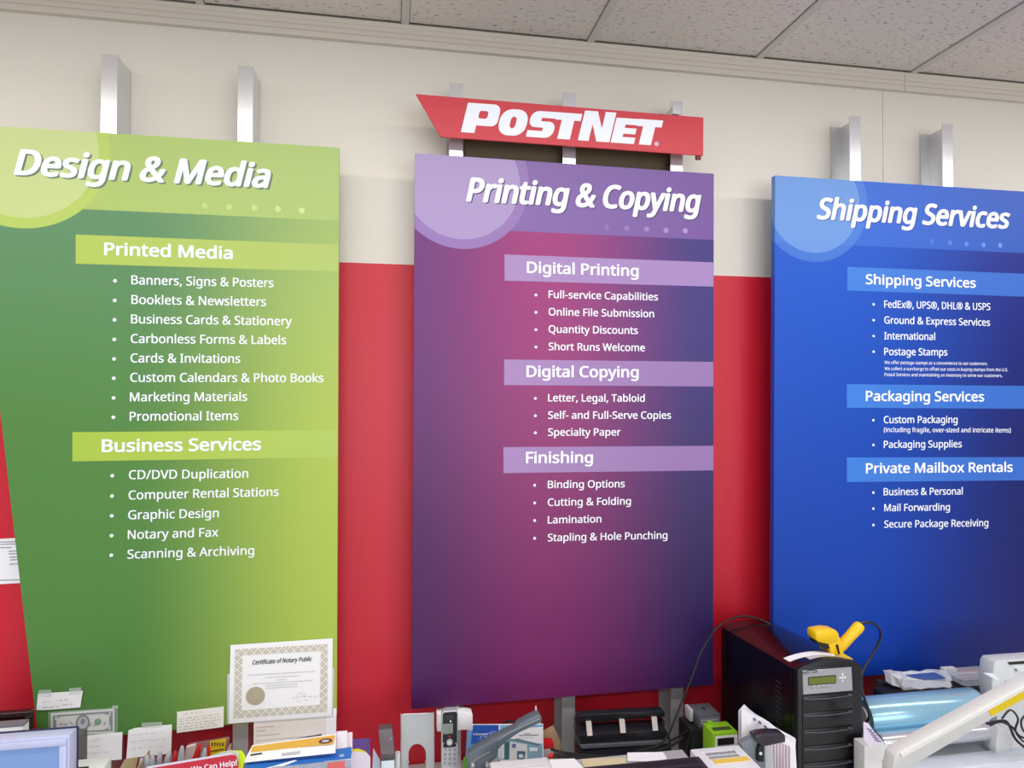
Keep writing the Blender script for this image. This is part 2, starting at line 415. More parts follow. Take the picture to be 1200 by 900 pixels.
def lines(parent, items, cap, bold, m=WHITE, xb=None, rb=1.9, dy=-4.2):
    for s, x0, y0, x1, y1 in items:
        lettering(parent, s, (x0, y0), (x1, y1), cap, m, 0, bold)
        if xb:
            c = at(xb+(y0-items[0][2])*(-.012 if parent is green else 0), y0+dy, 0); r = rb/390
            obj('bullet', MB().cyl(c+Vector((0, -.0006, 0)), c, r, n=14), m, parent)
lines(green, [('Banners, Signs & Posters', 154, 333.3, 320.6, 336.7), ('Booklets & Newsletters', 154, 356.3, 312, 358.8), ('Business Cards & Stationery', 153.5, 379, 342, 381.5),
  ('Carbonless Forms & Labels', 153.3, 402, 335.4, 403.6), ('Cards & Invitations', 153, 424.8, 281.6, 425.4), ('Custom Calendars & Photo Books', 152.7, 447.5, 379, 448),
  ('Marketing Materials', 152.3, 470.5, 289.7, 469.9), ('Promotional Items', 152, 493.2, 279.3, 492.3)], 10.7, .02, xb=134.8)
lines(green, [('CD/DVD Duplication', 151, 561.7, 291, 559.9), ('Computer Rental Stations', 150.7, 585.5, 326.7, 581.2), ('Graphic Design', 150.2, 608.7, 256.5, 606.3),
  ('Notary and Fax', 149.8, 631.9, 256, 628.7), ('Scanning & Archiving', 149.3, 654.8, 297.9, 650)], 10.7, .02, xb=131.6)
lettering(green, 'Printed Media', (122, 299), (272.8, 303.8), 15, WHITE, -.0004, .045)
lettering(green, 'Business Services', (119.2, 530), (306, 527.6), 15.2, WHITE, -.0004, .045)
lines(purple, [('Full-service Capabilities', 642.8, 349.3, 771, 352.2), ('Online File Submission', 642.8, 369.7, 766.4, 372), ('Quantity Discounts', 642.8, 390, 747.5, 391.6), ('Short Runs Welcome', 642.8, 410.4, 755.7, 411.7)], 8.9, .022, xb=628, rb=1.7, dy=-3.6)
lines(purple, [('Letter, Legal, Tabloid', 642.2, 470.5, 755.5, 470.9), ('Self- and Full-Serve Copies', 642.2, 490.8, 786.3, 490.8), ('Specialty Paper', 642.2, 510.8, 727.3, 510.5)], 8.9, .022, xb=627.3, rb=1.7, dy=-3.6)
lines(purple, [('Binding Options', 641.8, 572.2, 732.1, 571.1), ('Cutting & Folding', 641.8, 593, 739.3, 591.3), ('Lamination', 641.8, 613.6, 704.6, 612.3), ('Stapling & Hole Punching', 641.8, 634.4, 782, 631.3)], 8.9, .022, xb=626.5, rb=1.7, dy=-3.6)
lettering(purple, 'Digital Printing', (617.3, 319.9), (748.4, 324), 13.5, WHITE, -.0004, .04)
lettering(purple, 'Digital Copying', (616.8, 441.9), (748.4, 442.5), 13.5, WHITE, -.0004, .04)
lettering(purple, 'Finishing', (616.2, 542.9), (694.8, 542.5), 13.5, WHITE, -.0004, .04)
lines(blue, [('FedEx\u00ae, UPS\u00ae, DHL\u00ae & USPS', 1036, 360.6, 1160.4, 363.6), ('Ground & Express Services', 1036, 379.2, 1160, 382), ('International', 1036, 397.8, 1095.8, 398.6), ('Postage Stamps', 1036, 416.2, 1110.2, 416.8)], 8.6, .022, xb=1023.7, rb=1.7, dy=-4)
lines(blue, [('We offer postage stamps as a convenience to our customers.', 1036.4, 426.6, 1157.2, 428), ('We collect a surcharge to offset our costs in buying stamps from the U.S.', 1036.4, 433.8, 1181, 435.2), ('Postal Services and maintaining an inventory to serve our customers.', 1036.4, 440.8, 1174.4, 442)], 3.9, .012)
lines(blue, [('Custom Packaging', 1035.5, 496, 1122, 495.8), ('Packaging Supplies', 1035.5, 525, 1127, 524.3)], 8.6, .022, xb=1023.4, rb=1.7, dy=-3.6)
lines(blue, [('(including fragile, over-sized and intricate items)', 1035.5, 506.3, 1184.4, 506.8)], 5.6, .018)
lines(blue, [('Business & Personal', 1035.3, 580.5, 1128, 579.6), ('Mail Forwarding', 1036, 599.2, 1113, 598.2), ('Secure Package Receiving', 1036, 618.5, 1158, 616.7)], 8.6, .022, xb=1023.4, rb=1.7, dy=-3.2)
lettering(blue, 'Shipping Services', (1014.4, 333), (1143.4, 337.4), 11.8, WHITE, -.0004, .04)
lettering(blue, 'Packaging Services', (1014.4, 470), (1153.2, 470.6), 12, WHITE, -.0004, .04)
lettering(blue, 'Private Mailbox Rentals', (1014.5, 554.8), (1186.7, 553), 12, WHITE, -.0004, .04)

def title(parent, s, a, b, cap, sh, d):
    lettering(parent, s, (a[0]+d, a[1]+d*.8), (b[0]+d, b[1]+d*.8), cap, sh, 0, .055, .24, 'lettering_shadow', .0002)
    lettering(parent, s, a, b, cap, WHITE, 0, .055, .24, 'title_lettering', .0007)
title(green, 'Design & Media', (16, 205), (317.5, 220.8), 31, mat('title_shadow_green', (96, 120, 96), .5), 2.2)
title(purple, 'Printing & Copying', (546, 236.4), (822, 249.5), 29, mat('title_shadow_purple', (70, 50, 110), .5), 1.4)
title(blue, 'Shipping Services', (956.8, 257), (1184, 268.6), 26, mat('title_shadow_blue', (30, 60, 140), .5), 1.0)

def dots(parent, pts, c0, c1):
    for i, (x, y) in enumerate(pts):
        f = (i+1)/len(pts); c = tuple(c0[j]+(c1[j]-c0[j])*f for j in range(3))
        p = at(x, y, 0); obj('dot', MB().cyl(p+Vector((0, -.0005, 0)), p, 3.3/385, n=16), mat('dot_%s_%d' % (parent.name, i), c, .45), parent)
dots(green, [(240, 241), (268.5, 242.6), (298, 243.5), (325.6, 245), (353.6, 246.7)], (175, 205, 112), (194, 218, 146))
dots(purple, [(711, 266), (734.5, 267.5), (757.5, 268.5), (780.5, 270), (803, 270.5)], (126, 94, 168), (166, 136, 200))
dots(blue, [(1092, 283), (1113, 284.5), (1132.5, 286), (1152.5, 287), (1172, 287.5)], (50, 104, 205), (96, 150, 228))

# ================================================================ red name sign
YS = -.030
P = [at(487, 110, YS), at(824.5, 137.5, YS), at(824.2, 182.5, YS), at(516.5, 160.5, YS)]
red = tag(obj('red_sign', MB().prism(P, (0, .005, 0)), mat('red_sign_enamel', (200, 52, 64), .42), bevel=.001, seg=1), 'red shop name sign with a pointed left end above the purple sign', 'sign')
def curve_letters(parent, groups, m, Y, name):
    """groups of closed outlines in pixels of the sign (holes are outlines inside outlines), one group per letter"""
    mb = MB(); o0 = wloc(parent)
    for splines in groups:
        c = bpy.data.curves.new('g', 'CURVE'); c.dimensions = '2D'; c.fill_mode = 'BOTH'
        for s in splines:
            sp = c.splines.new('POLY'); sp.points.add(len(s)-1); sp.use_cyclic_u = True
            for i, (x, y) in enumerate(s): sp.points[i].co = (x, y, 0, 1)
        o = bpy.data.objects.new('g', c); COL.objects.link(o); bpy.context.view_layer.update()
        me = bpy.data.meshes.new_from_object(o.evaluated_get(bpy.context.evaluated_depsgraph_get()))
        bpy.data.objects.remove(o); bpy.data.curves.remove(c)
        mb.add([at(480+v.co.x/3.3333, 90-v.co.y/3.3333, Y-.0008-.00002*groups.index(splines)) for v in me.vertices], [tuple(p.vertices) for p in me.polygons])
        bpy.data.meshes.remove(me)
    return obj(name, mb, m, parent, smooth=False)
def rr(x0, x1, y0, y1, r, n=6):
    """rounded rectangle, counter clockwise"""
    out = []
    for cx, cy, a0 in ((x1-r, y1-r, 0), (x0+r, y1-r, 90), (x0+r, y0+r, 180), (x1-r, y0+r, 270)):
        for i in range(n+1):
            a = math.radians(a0+90*i/n); out.append((cx+r*math.cos(a), cy+r*math.sin(a)))
    return out
def glyph(ch, x0, w, h, base, s=.245):
    """wide heavy italic capitals: unit space w x h set at x0 on the sloping baseline"""
    t = .30*h if ch not in 'P' else .27*h; sw = .46*h
    S = []
    if ch == 'P':
        S.append([(0, 0), (sw, 0), (sw, .26*h)] + [(w-.20*h+.20*h*math.sin(a)*1.0, .26*h+.20*h-.20*h*math.cos(a)) for a in [math.radians(q) for q in range(0, 91, 15)]] +
                 [(w-.24*h+.24*h*math.cos(a), h-.24*h+.24*h*math.sin(a)) for a in [math.radians(q) for q in range(0, 91, 15)]] + [(0, h)])
        S.append(rr(sw, w-.38*h, .50*h, .76*h, .08*h))
    if ch == 'O':
        S.append(rr(0, w, 0, h, .42*h)); S.append(rr(.42*h, w-.42*h, .27*h, .73*h, .14*h))
    if ch == 'S':
        q = .30*h
        S.append([(0, 0)] + [(w-q+q*math.sin(a), q-q*math.cos(a)) for a in [math.radians(i) for i in range(0, 91, 15)]] +
                 [(w-.24*h+.24*h*math.cos(a), .62*h-.24*h+.24*h*math.sin(a)) for a in [math.radians(i) for i in range(0, 91, 15)]] +
                 [(.44*h, .62*h), (.44*h, .75*h), (w, .75*h), (w, h)] +
                 [(q-q*math.sin(a), h-q+q*math.cos(a)) for a in [math.radians(i) for i in range(0, 91, 15)]] +
                 [(.24*h-.24*h*math.cos(a), .62*h-.24*h*math.sin(a)) for a in [math.radians(i) for i in range(0, 91, 15)]] +
                 [(w-.44*h, .38*h), (w-.44*h, .25*h), (0, .25*h)])
    if ch == 'T':
        m = w/2; S.append([(m-.24*h, 0), (m+.24*h, 0), (m+.24*h, .72*h), (w, .72*h), (w, h), (0, h), (0, .72*h), (m-.24*h, .72*h)])
    if ch == 'N':
        S.append([(0, 0), (.36*h, 0), (.36*h, .56*h), (w-.44*h, 0), (w, 0), (w, h), (w-.36*h, h), (w-.36*h, .44*h), (.44*h, h), (0, h)])
    if ch == 'E':
        S.append([(0, 0), (w, 0), (w, .25*h), (.42*h, .25*h), (.42*h, .385*h), (w*.96, .385*h), (w*.96, .615*h), (.42*h, .615*h), (.42*h, .75*h), (w, .75*h), (w, h), (0, h)])
    return [[(x0+x+y*s, y-(base+(x0+x-200)*.069)) for x, y in sp] for sp in S]
spl = []
for ch, x0, w, h in (('P', 200, 132, 115), ('O', 338, 108, 102), ('S', 454, 102, 102), ('T', 552, 98, 102), ('N', 657, 123, 116), ('E', 785, 91, 97), ('T', 870, 97, 98)):
    spl.append(glyph(ch, x0, w, h, 216))
curve_letters(red, spl, WHITE, YS, 'lettering')
q = at(480+965/3.3333, 90+262/3.3333, YS)
ring = [[(965+8*math.cos(a), -262+8*math.sin(a)) for a in [i*math.pi/10 for i in range(20)]], [(965+6*math.cos(a), -262+6*math.sin(a)) for a in [i*math.pi/10 for i in range(20)]]]
curve_letters(red, [ring], WHITE, YS, 'registered_mark')
lettering(red, 'R', (480+961/3.333, 90+267/3.333), (480+969/3.333, 90+267.6/3.333), 2.8, WHITE, YS, .03, lift=.0008)

for px, w_ in ((535, .012), (667.5, .012), (793.5, .012)):
    a = at(px, 120, YS); obj('spacer', MB().box(a.x-w_, a.x+w_, YS+.005, .024, a.z-.035, a.z-.01), ALU, red)
a = at(819, 178, YS); obj('end_clip', MB().box(a.x-.006, a.x+.010, YS+.005, YS+.014, at(819, 186, YS).z, at(819, 150, YS).z), mat('clip_dark_red', (120, 24, 30), .5), red)
# ================================================================ paper on the wall and signs
o = tag(obj('wall_notice', plate([(-40, 634, WY-.001), (27, 630, WY-.001), (27, 683, WY-.001), (-40, 687, WY-.001)], .0008), PAPER, smooth=False), 'white printed notice on the red wall beside the green sign', 'notice')
for i, (a, b, y) in enumerate(((-10, 19, 634.3), (-10, 18, 637), (-10, 14, 641), (10, 24, 645), (10, 24, 648), (11, 25, 652), (12, 25, 655), (11, 25, 660), (-10, 25, 679))):
    obj('print_line', plate([(a, y+.6, WY-.0014), (b, y, WY-.0014), (b, y+1.1, WY-.0014), (a, y+1.7, WY-.0014)], .0003), GREYPR, o)

def note(name, pts, m, label, cat='note', th=.0007, tapes=(), group=None):
    o = tag(obj(name, plate(pts, th), m, smooth=False), label, cat, group)
    for x0, y0, x1, y1, Y in tapes:
        obj('tape', plate([(x0, y0+1, Y), (x1, y0, Y), (x1, y1-1, Y), (x0, y1, Y)], .0003), TAPE, o)
    return o
Yp = -.0035
n1 = note('paper_note', [(44.5, 813, Yp), (97, 809.5, Yp), (94, 829, Yp), (52, 832.3, Yp), (42.5, 832, Yp)], PAPER, 'handwritten white slip taped at the lower left of the green sign, above the banknote', tapes=((45, 808, 60, 817, Yp-.001), (81, 805.5, 95, 814, Yp-.001)))
scribble(n1, (50, 823), (60, 822), INK, Yp); scribble(n1, (65, 821.5), (80, 820), INK, Yp, 1.6); scribble(n1, (51, 829.5), (84, 825.5), INK, Yp, 1.8)
# banknote in a sleeve
t = thing('banknote', at(97, 860, Yp), 'two dollar bill with a signature taped in a clear sleeve on the green sign', 'banknote')
obj('paper', plate([(59.5, 835.8, Yp), (134, 830.5, Yp), (134, 859, Yp), (59.5, 862.5, Yp)], .0006), mat('bill_paper', (226, 226, 222), .7), t)
Yb = Yp-.0007
BI = mat('bill_ink', (104, 104, 116), .7); BI2 = mat('bill_ink_light', (178, 178, 184), .7)
obj('engraved_border', plate([(62, 838.4, Yb), (132, 833.4, Yb), (132, 856.5, Yb), (62, 860, Yb)], .0003), BI, t)
obj('engraved_field', plate([(66, 842, Yb-.0004), (72, 839.7, Yb-.0004), (121, 836.4, Yb-.0004), (128, 838.3, Yb-.0004), (128, 852.3, Yb-.0004), (121, 855.3, Yb-.0004), (73, 858, Yb-.0004), (66, 856, Yb-.0004)], .0003), mat('bill_field', (214, 214, 212), .7), t)
c = at(97, 847.3, Yb-.0012)
def disc(cx, cy, Y, rx, rz, n=24, th=.0003):
    c = at(cx, cy, Y); return MB().prism([c+Vector((rx*math.cos(a), 0, rz*math.sin(a))) for a in [2*math.pi*i/n for i in range(n)]], (0, th, 0))
obj('portrait_oval', disc(97, 847, Yb-.0008, .018, .022), BI, t); obj('portrait', disc(97, 847, Yb-.0012, .0125, .0165), BI2, t)
obj('portrait_figure', disc(97, 845.5, Yb-.0016, .006, .008), BI, t)
obj('green_seal', disc(114.5, 846, Yb-.0009, .009, .009), mat('seal_green', (60, 140, 96), .7), t)
for x, y in ((65.6, 841.5), (128.6, 837), (65.6, 857), (128.6, 853.3)):
    lettering(t, '2', (x-1.5, y+1.6), (x+1.5, y+1.4), 4, WHITE, Yb-.0012, .02, name='numeral')
scribble(t, (70, 850), (88, 848.5), INK, Yb-.0008, 3.0, r=.0007, name='signature'); scribble(t, (104, 850), (123, 848), INK, Yb-.0008, 2.6, r=.0007, name='signature')
obj('sleeve', plate([(56.5, 834, Yb-.002), (138, 829, Yb-.002), (138, 861.5, Yb-.002), (56.5, 865, Yb-.002)], .0003), mat('sleeve_film', (230, 240, 238), .15, alpha=.12), t)
obj('tape', plate([(131, 827, Yb-.0024), (138.5, 826.5, Yb-.0024), (138.5, 830, Yb-.0024), (131, 830.5, Yb-.0024)], .0003), TAPE, t)
Yq = -.010
n3 = note('paper_note', [(91, 863, Yq), (143.5, 857.8, Yq), (142.5, 890, Yq), (92, 894, Yq)], PAPER, 'white handwritten slip hanging below the banknote, beside the monitor')
scribble(n3, (99, 870), (118, 867), GREYPR, Yq, 1.5); scribble(n3, (101, 876), (117, 874.5), GREYPR, Yq); scribble(n3, (98, 884), (127, 881), GREYPR, Yq, 1.5)
Yq = -.012
n4 = note('paper_note', [(150.5, 856, Yq), (158, 853.2, Yq), (201.5, 849, Yq), (200.5, 883, Yq), (148, 889, Yq)], PAPER, 'white slip with faint writing taped above the carton of markers', tapes=((166, 846, 190, 853, Yq-.001),))
for y in (860, 868, 876): scribble(n4, (154, y+1.5), (194, y-2), GREYPR, Yq, 1.0)
Yq = -.0035
n5 = note('paper_note', [(207.5, 834.2, Yq), (262.3, 828, Yq), (262, 851.8, Yq), (207, 859, Yq)], mat('note_cream', (243, 241, 234), .8), 'cream note with five lines of writing taped left of the certificate')
scribble(n5, (215, 837), (236, 834), INK, Yq, .9)
for i in range(5): scribble(n5, (209.5, 842.5+i*3.3), (258-(i > 2)*4, 836.6+i*3.3), INK, Yq, .8)

# certificate
Yc = -.006
t = thing('certificate', at(330, 845, Yc), 'framed-looking Certificate of Notary Public with a gold seal on the green sign', 'certificate')
obj('backing_sheet', plate([(266.3, 790, Yc+.0035), (392, 783, Yc+.0035), (390.5, 838, Yc+.0035), (266, 848, Yc+.0035)], .001), LGREY, t)
obj('board', plate([(270, 756.2, Yc), (390, 748.3, Yc), (389, 839, Yc), (268, 848.2, Yc)], .003), mat('certificate_paper', (240, 240, 242), .6, var=.01), t, bevel=.0004, seg=1)
Y1 = Yc-.0006
def guilloche():
    m = bpy.data.materials.new('guilloche_border'); m.use_nodes = True; nt = m.node_tree; k = NT(nt); b = nt.nodes['Principled BSDF']; b.inputs['Roughness'].default_value = .7
    tc = nt.nodes.new('ShaderNodeTexCoord'); sp = nt.nodes.new('ShaderNodeSeparateXYZ'); nt.links.new(tc.outputs['Object'], sp.inputs[0])
    x = k.m('MULTIPLY', sp.outputs[0], 90); z = k.m('MULTIPLY', sp.outputs[2], 90)
    a = k.m('PINGPONG', x, 1.0); c = k.m('PINGPONG', z, 1.0); d = k.m('PINGPONG', k.m('ADD', a, c), .5)
    nt.links.new(k.mix(k.ss(d, .12, .30), (226, 223, 214), (192, 187, 174)), b.inputs['Base Color'])
    return m
GU = guilloche()
def strip(a, b, c, d): return MB().prism([at(*p, Y1) for p in (a, b, c, d)], (0, .0004, 0))
O = [(275.5, 761), (384, 754.7), (383.5, 834), (273.5, 842)]; I = [(284, 768), (376, 763), (375, 825.5), (283, 832.5)]
for i in range(4): obj('border', strip(O[i], O[(i+1) % 4], I[(i+1) % 4], I[i]), GU, t)
lettering(t, 'Certificate of Notary Public', (296, 778.7), (366, 774.3), 5.2, INK, Yc, .03, .25, lift=.0012)
for x0, x1, y in ((291, 370, 789.5), (311, 351, 793.5), (324, 336, 797), (296, 366, 800), (312, 349, 803), (311, 349, 806)):
    lettering(t, 'n'*int((x1-x0)/1.4), (x0, y+(x1-x0)*.03), (x1, y-(x1-x0)*.03), 1.6, GREYPR, Yc, 0, name='small_print', lift=.0012)
obj('seal', disc(299.3, 815.6, Y1-.0005, .0262, .0262), mat('gold_seal', (186, 174, 150), .5, .2), t)
scribble(t, (343, 818), (374, 815.5), INK, Y1, 2.0, name='signature'); scribble(t, (348, 813), (362, 812), GREYPR, Y1, .8)
scribble(t, (348, 822), (362, 820), GREYPR, Y1, .8)

# form hanging below the certificate
t = thing('printed_form', at(345, 880, -.002), 'pinkish lined form hanging below the certificate', 'form')
Yf = -.0022
obj('sheet', plate([(297.5, 836, Yf), (381.5, 831, Yf), (381, 890, Yf), (297, 890, Yf)], .0007), CREAM, t)
obj('side_sheet', plate([(381.6, 831, Yf), (394.3, 830, Yf), (393.5, 890, Yf), (381.3, 890, Yf)], .0007), PAPER, t)
for i, (x1, y) in enumerate(((322, 850.5), (312, 855.5), (328, 859.5), (376, 861), (372, 866), (365, 869))):
    obj('print_line', plate([(300, y+(x1-300)*.09, Yf-.0005), (x1, y, Yf-.0005), (x1, y+.8, Yf-.0005), (300, y+.8+(x1-300)*.09, Yf-.0005)], .0003), mat('form_ink', (196, 182, 176), .8), t)

# ================================================================ left end of the worktop
ZX = 600          # pixel column at which the next heights are read
def zpx(py, Y, px=None): return at(ZX if px is None else px, py, Y).z
def uprect(x0, x1, ytop, Y, zb, xref=None):
    a = at(x0, ytop[0], Y); b = at(x1, ytop[1], Y)
    return [a, b, Vector((b.x, Y, zb)), Vector((a.x, Y, zb))]
# dark picture frame
ZX = 10
Y = -.05; P = uprect(-70, 35, (841, 834.5), Y, TOP)
t = thing('picture_frame', (P[0].x, Y, TOP), 'dark brown wooden picture frame standing against the red wall', 'picture frame')
WOOD = mat('dark_wood', (44, 18, 20), .35, var=.2)
X0, X1, Z1, Z0 = P[0].x, P[1].x, (P[0].z+P[1].z)/2, TOP
for d, dd, y0 in ((0, .012, 0), (.012, .012, .004), (.024, .012, .009)):
    mb = MB(); 
    for bx_ in ((X0+d, X1-d, Z1-d-dd, Z1-d), (X0+d, X1-d, Z0+d, Z0+d+dd)): mb.box(bx_[0], bx_[1], Y+y0, Y+.022, bx_[2], bx_[3])
    for bx_ in ((X0+d, X0+d+dd), (X1-d-dd, X1-d)): mb.box(bx_[0], bx_[1], Y+y0, Y+.022, Z0+d+dd, Z1-d-dd)
    obj('moulding', mb, WOOD, t, bevel=.0015, seg=1)
obj('picture', MB().box(X0+.036, X1-.036, Y+.014, Y+.02, Z0+.036, Z1-.036), BLACKM, t)
# white framed thing in front
for nm, xr, yt, Y, th, lab in (('photo_frame', 19, (852.5, 849), -.075, .008, 'thin white photo frame leaning in front of the dark picture frame'), ('document_tray', 27, (857, 852.3), -.12, .03, 'grey and white framed tray leaning before the white photo frame')):
    P = uprect(-60, xr, yt, Y, TOP); X0, X1, Z1 = P[0].x, P[1].x, (P[0].z+P[1].z)/2
    t = thing(nm, (X1, Y, TOP), lab, 'frame')
    k = .006 if th < .01 else .014
    mb = MB().box(X0, X1, Y, Y+th, Z1-k, Z1).box(X1-k, X1, Y, Y+th, TOP, Z1-k).box(X0, X0+k, Y, Y+th, TOP, Z1-k).box(X0+k, X1-k, Y, Y+th, TOP, TOP+k)
    obj('frame', mb, PAPER, t, bevel=.0008, seg=1)
    obj('top_edge' if th > .01 else 'panel', MB().box(X0, X1, Y, Y+th, Z1, Z1+.005) if th > .01 else MB().box(X0+k, X1-k, Y+.003, Y+.006, TOP+k, Z1-k), MGREY, t)
    if th > .01: obj('panel', MB().box(X0+k, X1-k, Y+.01, Y+.015, TOP+k, Z1-k), DGREY, t)
# folded papers in the dark corner beside the frames
tag(obj('folded_card', plate([(36, 861.5, -.15), (50, 859.5, -.15), (50, 864, -.15), (56, 900, -.15), (36, 900, -.15)], .01), LGREY, smooth=False), 'small folded pale card between the frames and the green sign', 'card')
# monitor
ZX = 81
Y = -.50; P = uprect(-110, 81.8, (877, 861.8), Y, TOP+.05); X0, X1, Z1, Z0 = P[0].x, P[1].x, P[1].z, TOP+.05
t = thing('monitor', ((X0+X1)/2, Y+.05, TOP), 'computer monitor with pale bezel and blank blue screen at the lower left', 'monitor')
BZ = mat('monitor_bezel', (186, 192, 226), .35)
obj('casing', MB().box(X0, X1, Y, Y+.035, Z0, Z1), BZ, t, bevel=.003)
obj('back_edge', MB().box(X0+.002, X1+.001, Y+.035, Y+.042, Z0, Z1+.001), NAVY, t, bevel=.003)
fr = .018
obj('bezel', MB().box(X0+.004, X1-.004, Y-.006, Y, Z1-fr, Z1-.004).box(X1-fr, X1-.004, Y-.006, Y, Z0+.01, Z1-fr).box(X0+.004, X0+fr, Y-.006, Y, Z0+.01, Z1-fr).box(X0+fr, X1-fr, Y-.006, Y, Z0+.01, Z0+.03), BZ, t, bevel=.002)
sc = mat('screen_glow', (120, 152, 206), .3, emit=.08, var=.12, scale=4)
obj('screen', MB().box(X0+fr, X1-fr, Y-.002, Y+.001, Z0+.03, Z1-fr), sc, t)
obj('stand', MB().box((X0+X1)/2-.03, (X0+X1)/2+.03, Y+.05, Y+.07, TOP, Z0+.1), DGREY, t, bevel=.003)
obj('base', MB().box((X0+X1)/2-.1, (X0+X1)/2+.1, Y-.03, Y+.14, TOP, TOP+.012), DGREY, t, bevel=.003)
# label printer beside the monitor
ZX = 95
Y = -.30; a = at(82, 866, Y); b = at(92, 866, Y); c = at(131, 891, Y)
t = thing('label_printer', (b.x, Y, TOP), 'white label printer with a dark slot between monitor and notes', 'printer')
obj('column', MB().box(a.x-.01, b.x, Y, Y+.05, TOP, a.z), mat('printer_column_grey', (96, 94, 96), .5), t, bevel=.002)  # column in one plain grey
obj('inset', MB().box(a.x+.003, b.x-.006, Y-.002, Y, zpx(889, Y), zpx(872, Y)), BLACKM, t)
obj('body', MB().box(a.x-.02, c.x, Y-.06, Y, TOP, zpx(889.5, Y)), OFFW, t, bevel=.003)
obj('slot', MB().box(at(98, 0, Y).x, at(126, 0, Y).x, Y-.0615, Y-.0585, TOP+.05, zpx(899, Y-.06)), DGREY, t)

# carton of markers
ZX = 200
Y = -.18; XA = at(160, 895, Y).x; XB = at(262, 895, Y).x
t = thing('carton', ((XA+XB)/2, Y+.04, TOP), 'open brown carton holding red and grey markers behind the red leaflet', 'carton')
CB = mat('cardboard', (176, 158, 122), .8, var=.1)
ZT = zpx(897, Y)
obj('carton_wall', MB().box(XA, XB, Y-.003, Y, TOP, ZT).box(XA, XB, Y+.09, Y+.093, TOP, ZT-.04).box(XA, XA+.003, Y, Y+.09, TOP, ZT).box(XB-.003, XB, Y, Y+.09, TOP, ZT).box(XA, XB, Y, Y+.09, TOP, TOP+.003), CB, t)
obj('flap', MB().prism([at(162, 887.5, Y), at(146, 890, Y-.03), at(139, 903, Y-.05), at(158, 903, Y-.01)], (0, .003, 0)), CB, t)
GM = mat('marker_grey', (176, 182, 190), .4); MK = 'markers standing in the brown carton'
for (x, ytp, lean, m, r, nm, side) in ((165.5, 889.5, -3, GM, .009, 'grey', 'leftmost'), (172.5, 886, -2, GM, .009, 'grey', 'second from the left'), (179, 884.5, 1, GM, .0085, 'grey', 'third from the left'),
        (188, 881.3, 4, GM, .0085, 'grey', 'fourth from the left, leaning right'), (199, 881.5, 5, GM, .011, 'grey', 'broad and leaning, left of the first red one'), (205.5, 881, -4, RED, .009, 'red', 'leftmost of the red ones, leaning left'),
        (213.5, 875, 0, GM, .009, 'grey', 'tallest of all, upright'), (234, 872.8, 9, RED, .009, 'red', 'longest red one, leaning right'), (240.5, 877.5, 2, GM, .009, 'grey', 'rightmost grey one'), (245.5, 874.5, 5, RED, .007, 'red', 'thin red one beside the yellow label')):
    y = Y+.03+random.uniform(0, .03); tip = at(x, ytp-1.5, y); r *= 1.04; bot = at(x-lean*2.2, 0, y); bot.z = TOP+.004
    bot.x = max(XA+.013, min(XB-.013, bot.x))
    mb = MB().lathe(bot, tip, [(0, r*.9), (.05, r), (.80, r), (.93, r*.75), (.985, r*.45), (1, r*.12)], n=14)
    o = tag(obj('marker', mb, m), '%s capped marker in the carton, %s' % (nm, side), 'marker', MK)
    if m is RED: obj('white_band', MB().lathe(bot.lerp(tip, .70), bot.lerp(tip, .715), [(0, r*1.03), (1, r*1.03)], n=14), PAPER, o)  # narrow white ring around each red marker
# label card and clear packet behind
t = thing('label_card', (at(256, 0, -.06).x, -.06, TOP), 'yellow printed label card in clear film behind the markers', 'card')
obj('card', plate([(246, 868.6, -.06), (265, 865.5, -.06), (262.5, 888, -.06), (244, 891, -.06)], .001), mat('label_yellow', (240, 206, 24), .5), t)
obj('film', plate([(222, 871, -.056), (269, 863, -.056), (265, 900, -.056), (218, 900, -.056)], .0006), mat('sleeve_film', (230, 240, 238), .15, alpha=.12), t)
for i in range(5): obj('print_mark', plate([(248+i*3.2, 870+i*.2, -.0612), (249.4+i*3.2, 869.8, -.0612), (249+i*3.2, 874, -.0612), (247.6+i*3.2, 874.2, -.0612)], .0004), INK, t)
obj('print_mark', plate([(246.5, 880, -.0612), (262, 877.5, -.0612), (262, 878.6, -.0612), (246.5, 881, -.0612)], .0004), INK, t)
tag(obj('tape_packet', plate([(218, 876, -.09), (229, 873.5, -.09), (227, 892, -.09), (216, 893, -.09)], .012), mat('packet_print', (222, 205, 205), .5), smooth=False), 'small pale printed packet between the markers', 'packet')

# red leaflet
Y = -.36
t = thing('leaflet', (at(230, 0, Y).x, Y, TOP), 'red leaflet reading We Can Help! in front of the carton of markers', 'leaflet')
a, b = at(172, 901.5, Y), at(272, 884.8, Y); c1, c2 = at(276.5, 886, Y), at(279.3, 893, Y)
dn = lambda p: Vector((p.x, p.y, TOP))
obj('page', MB().prism([a, b, c1, c2, dn(c2), dn(a)], (0, .002, 0)), mat('leaflet_red', (190, 36, 58), .45), t)
o_ = Vector((-.001, .0022, .004))
obj('back_page', MB().prism([a+o_, b+o_, c1+Vector((-.003, .0022, .0015)), dn(c1)+Vector((0, .0022, 0)), dn(a)+Vector((0, .0022, 0))], (0, .002, 0)), mat('leaflet_back', (214, 216, 236), .5), t)
lettering(t, 'We Can Help!', (224, 905), (278, 896.5), 6.6, WHITE, Y, .03)
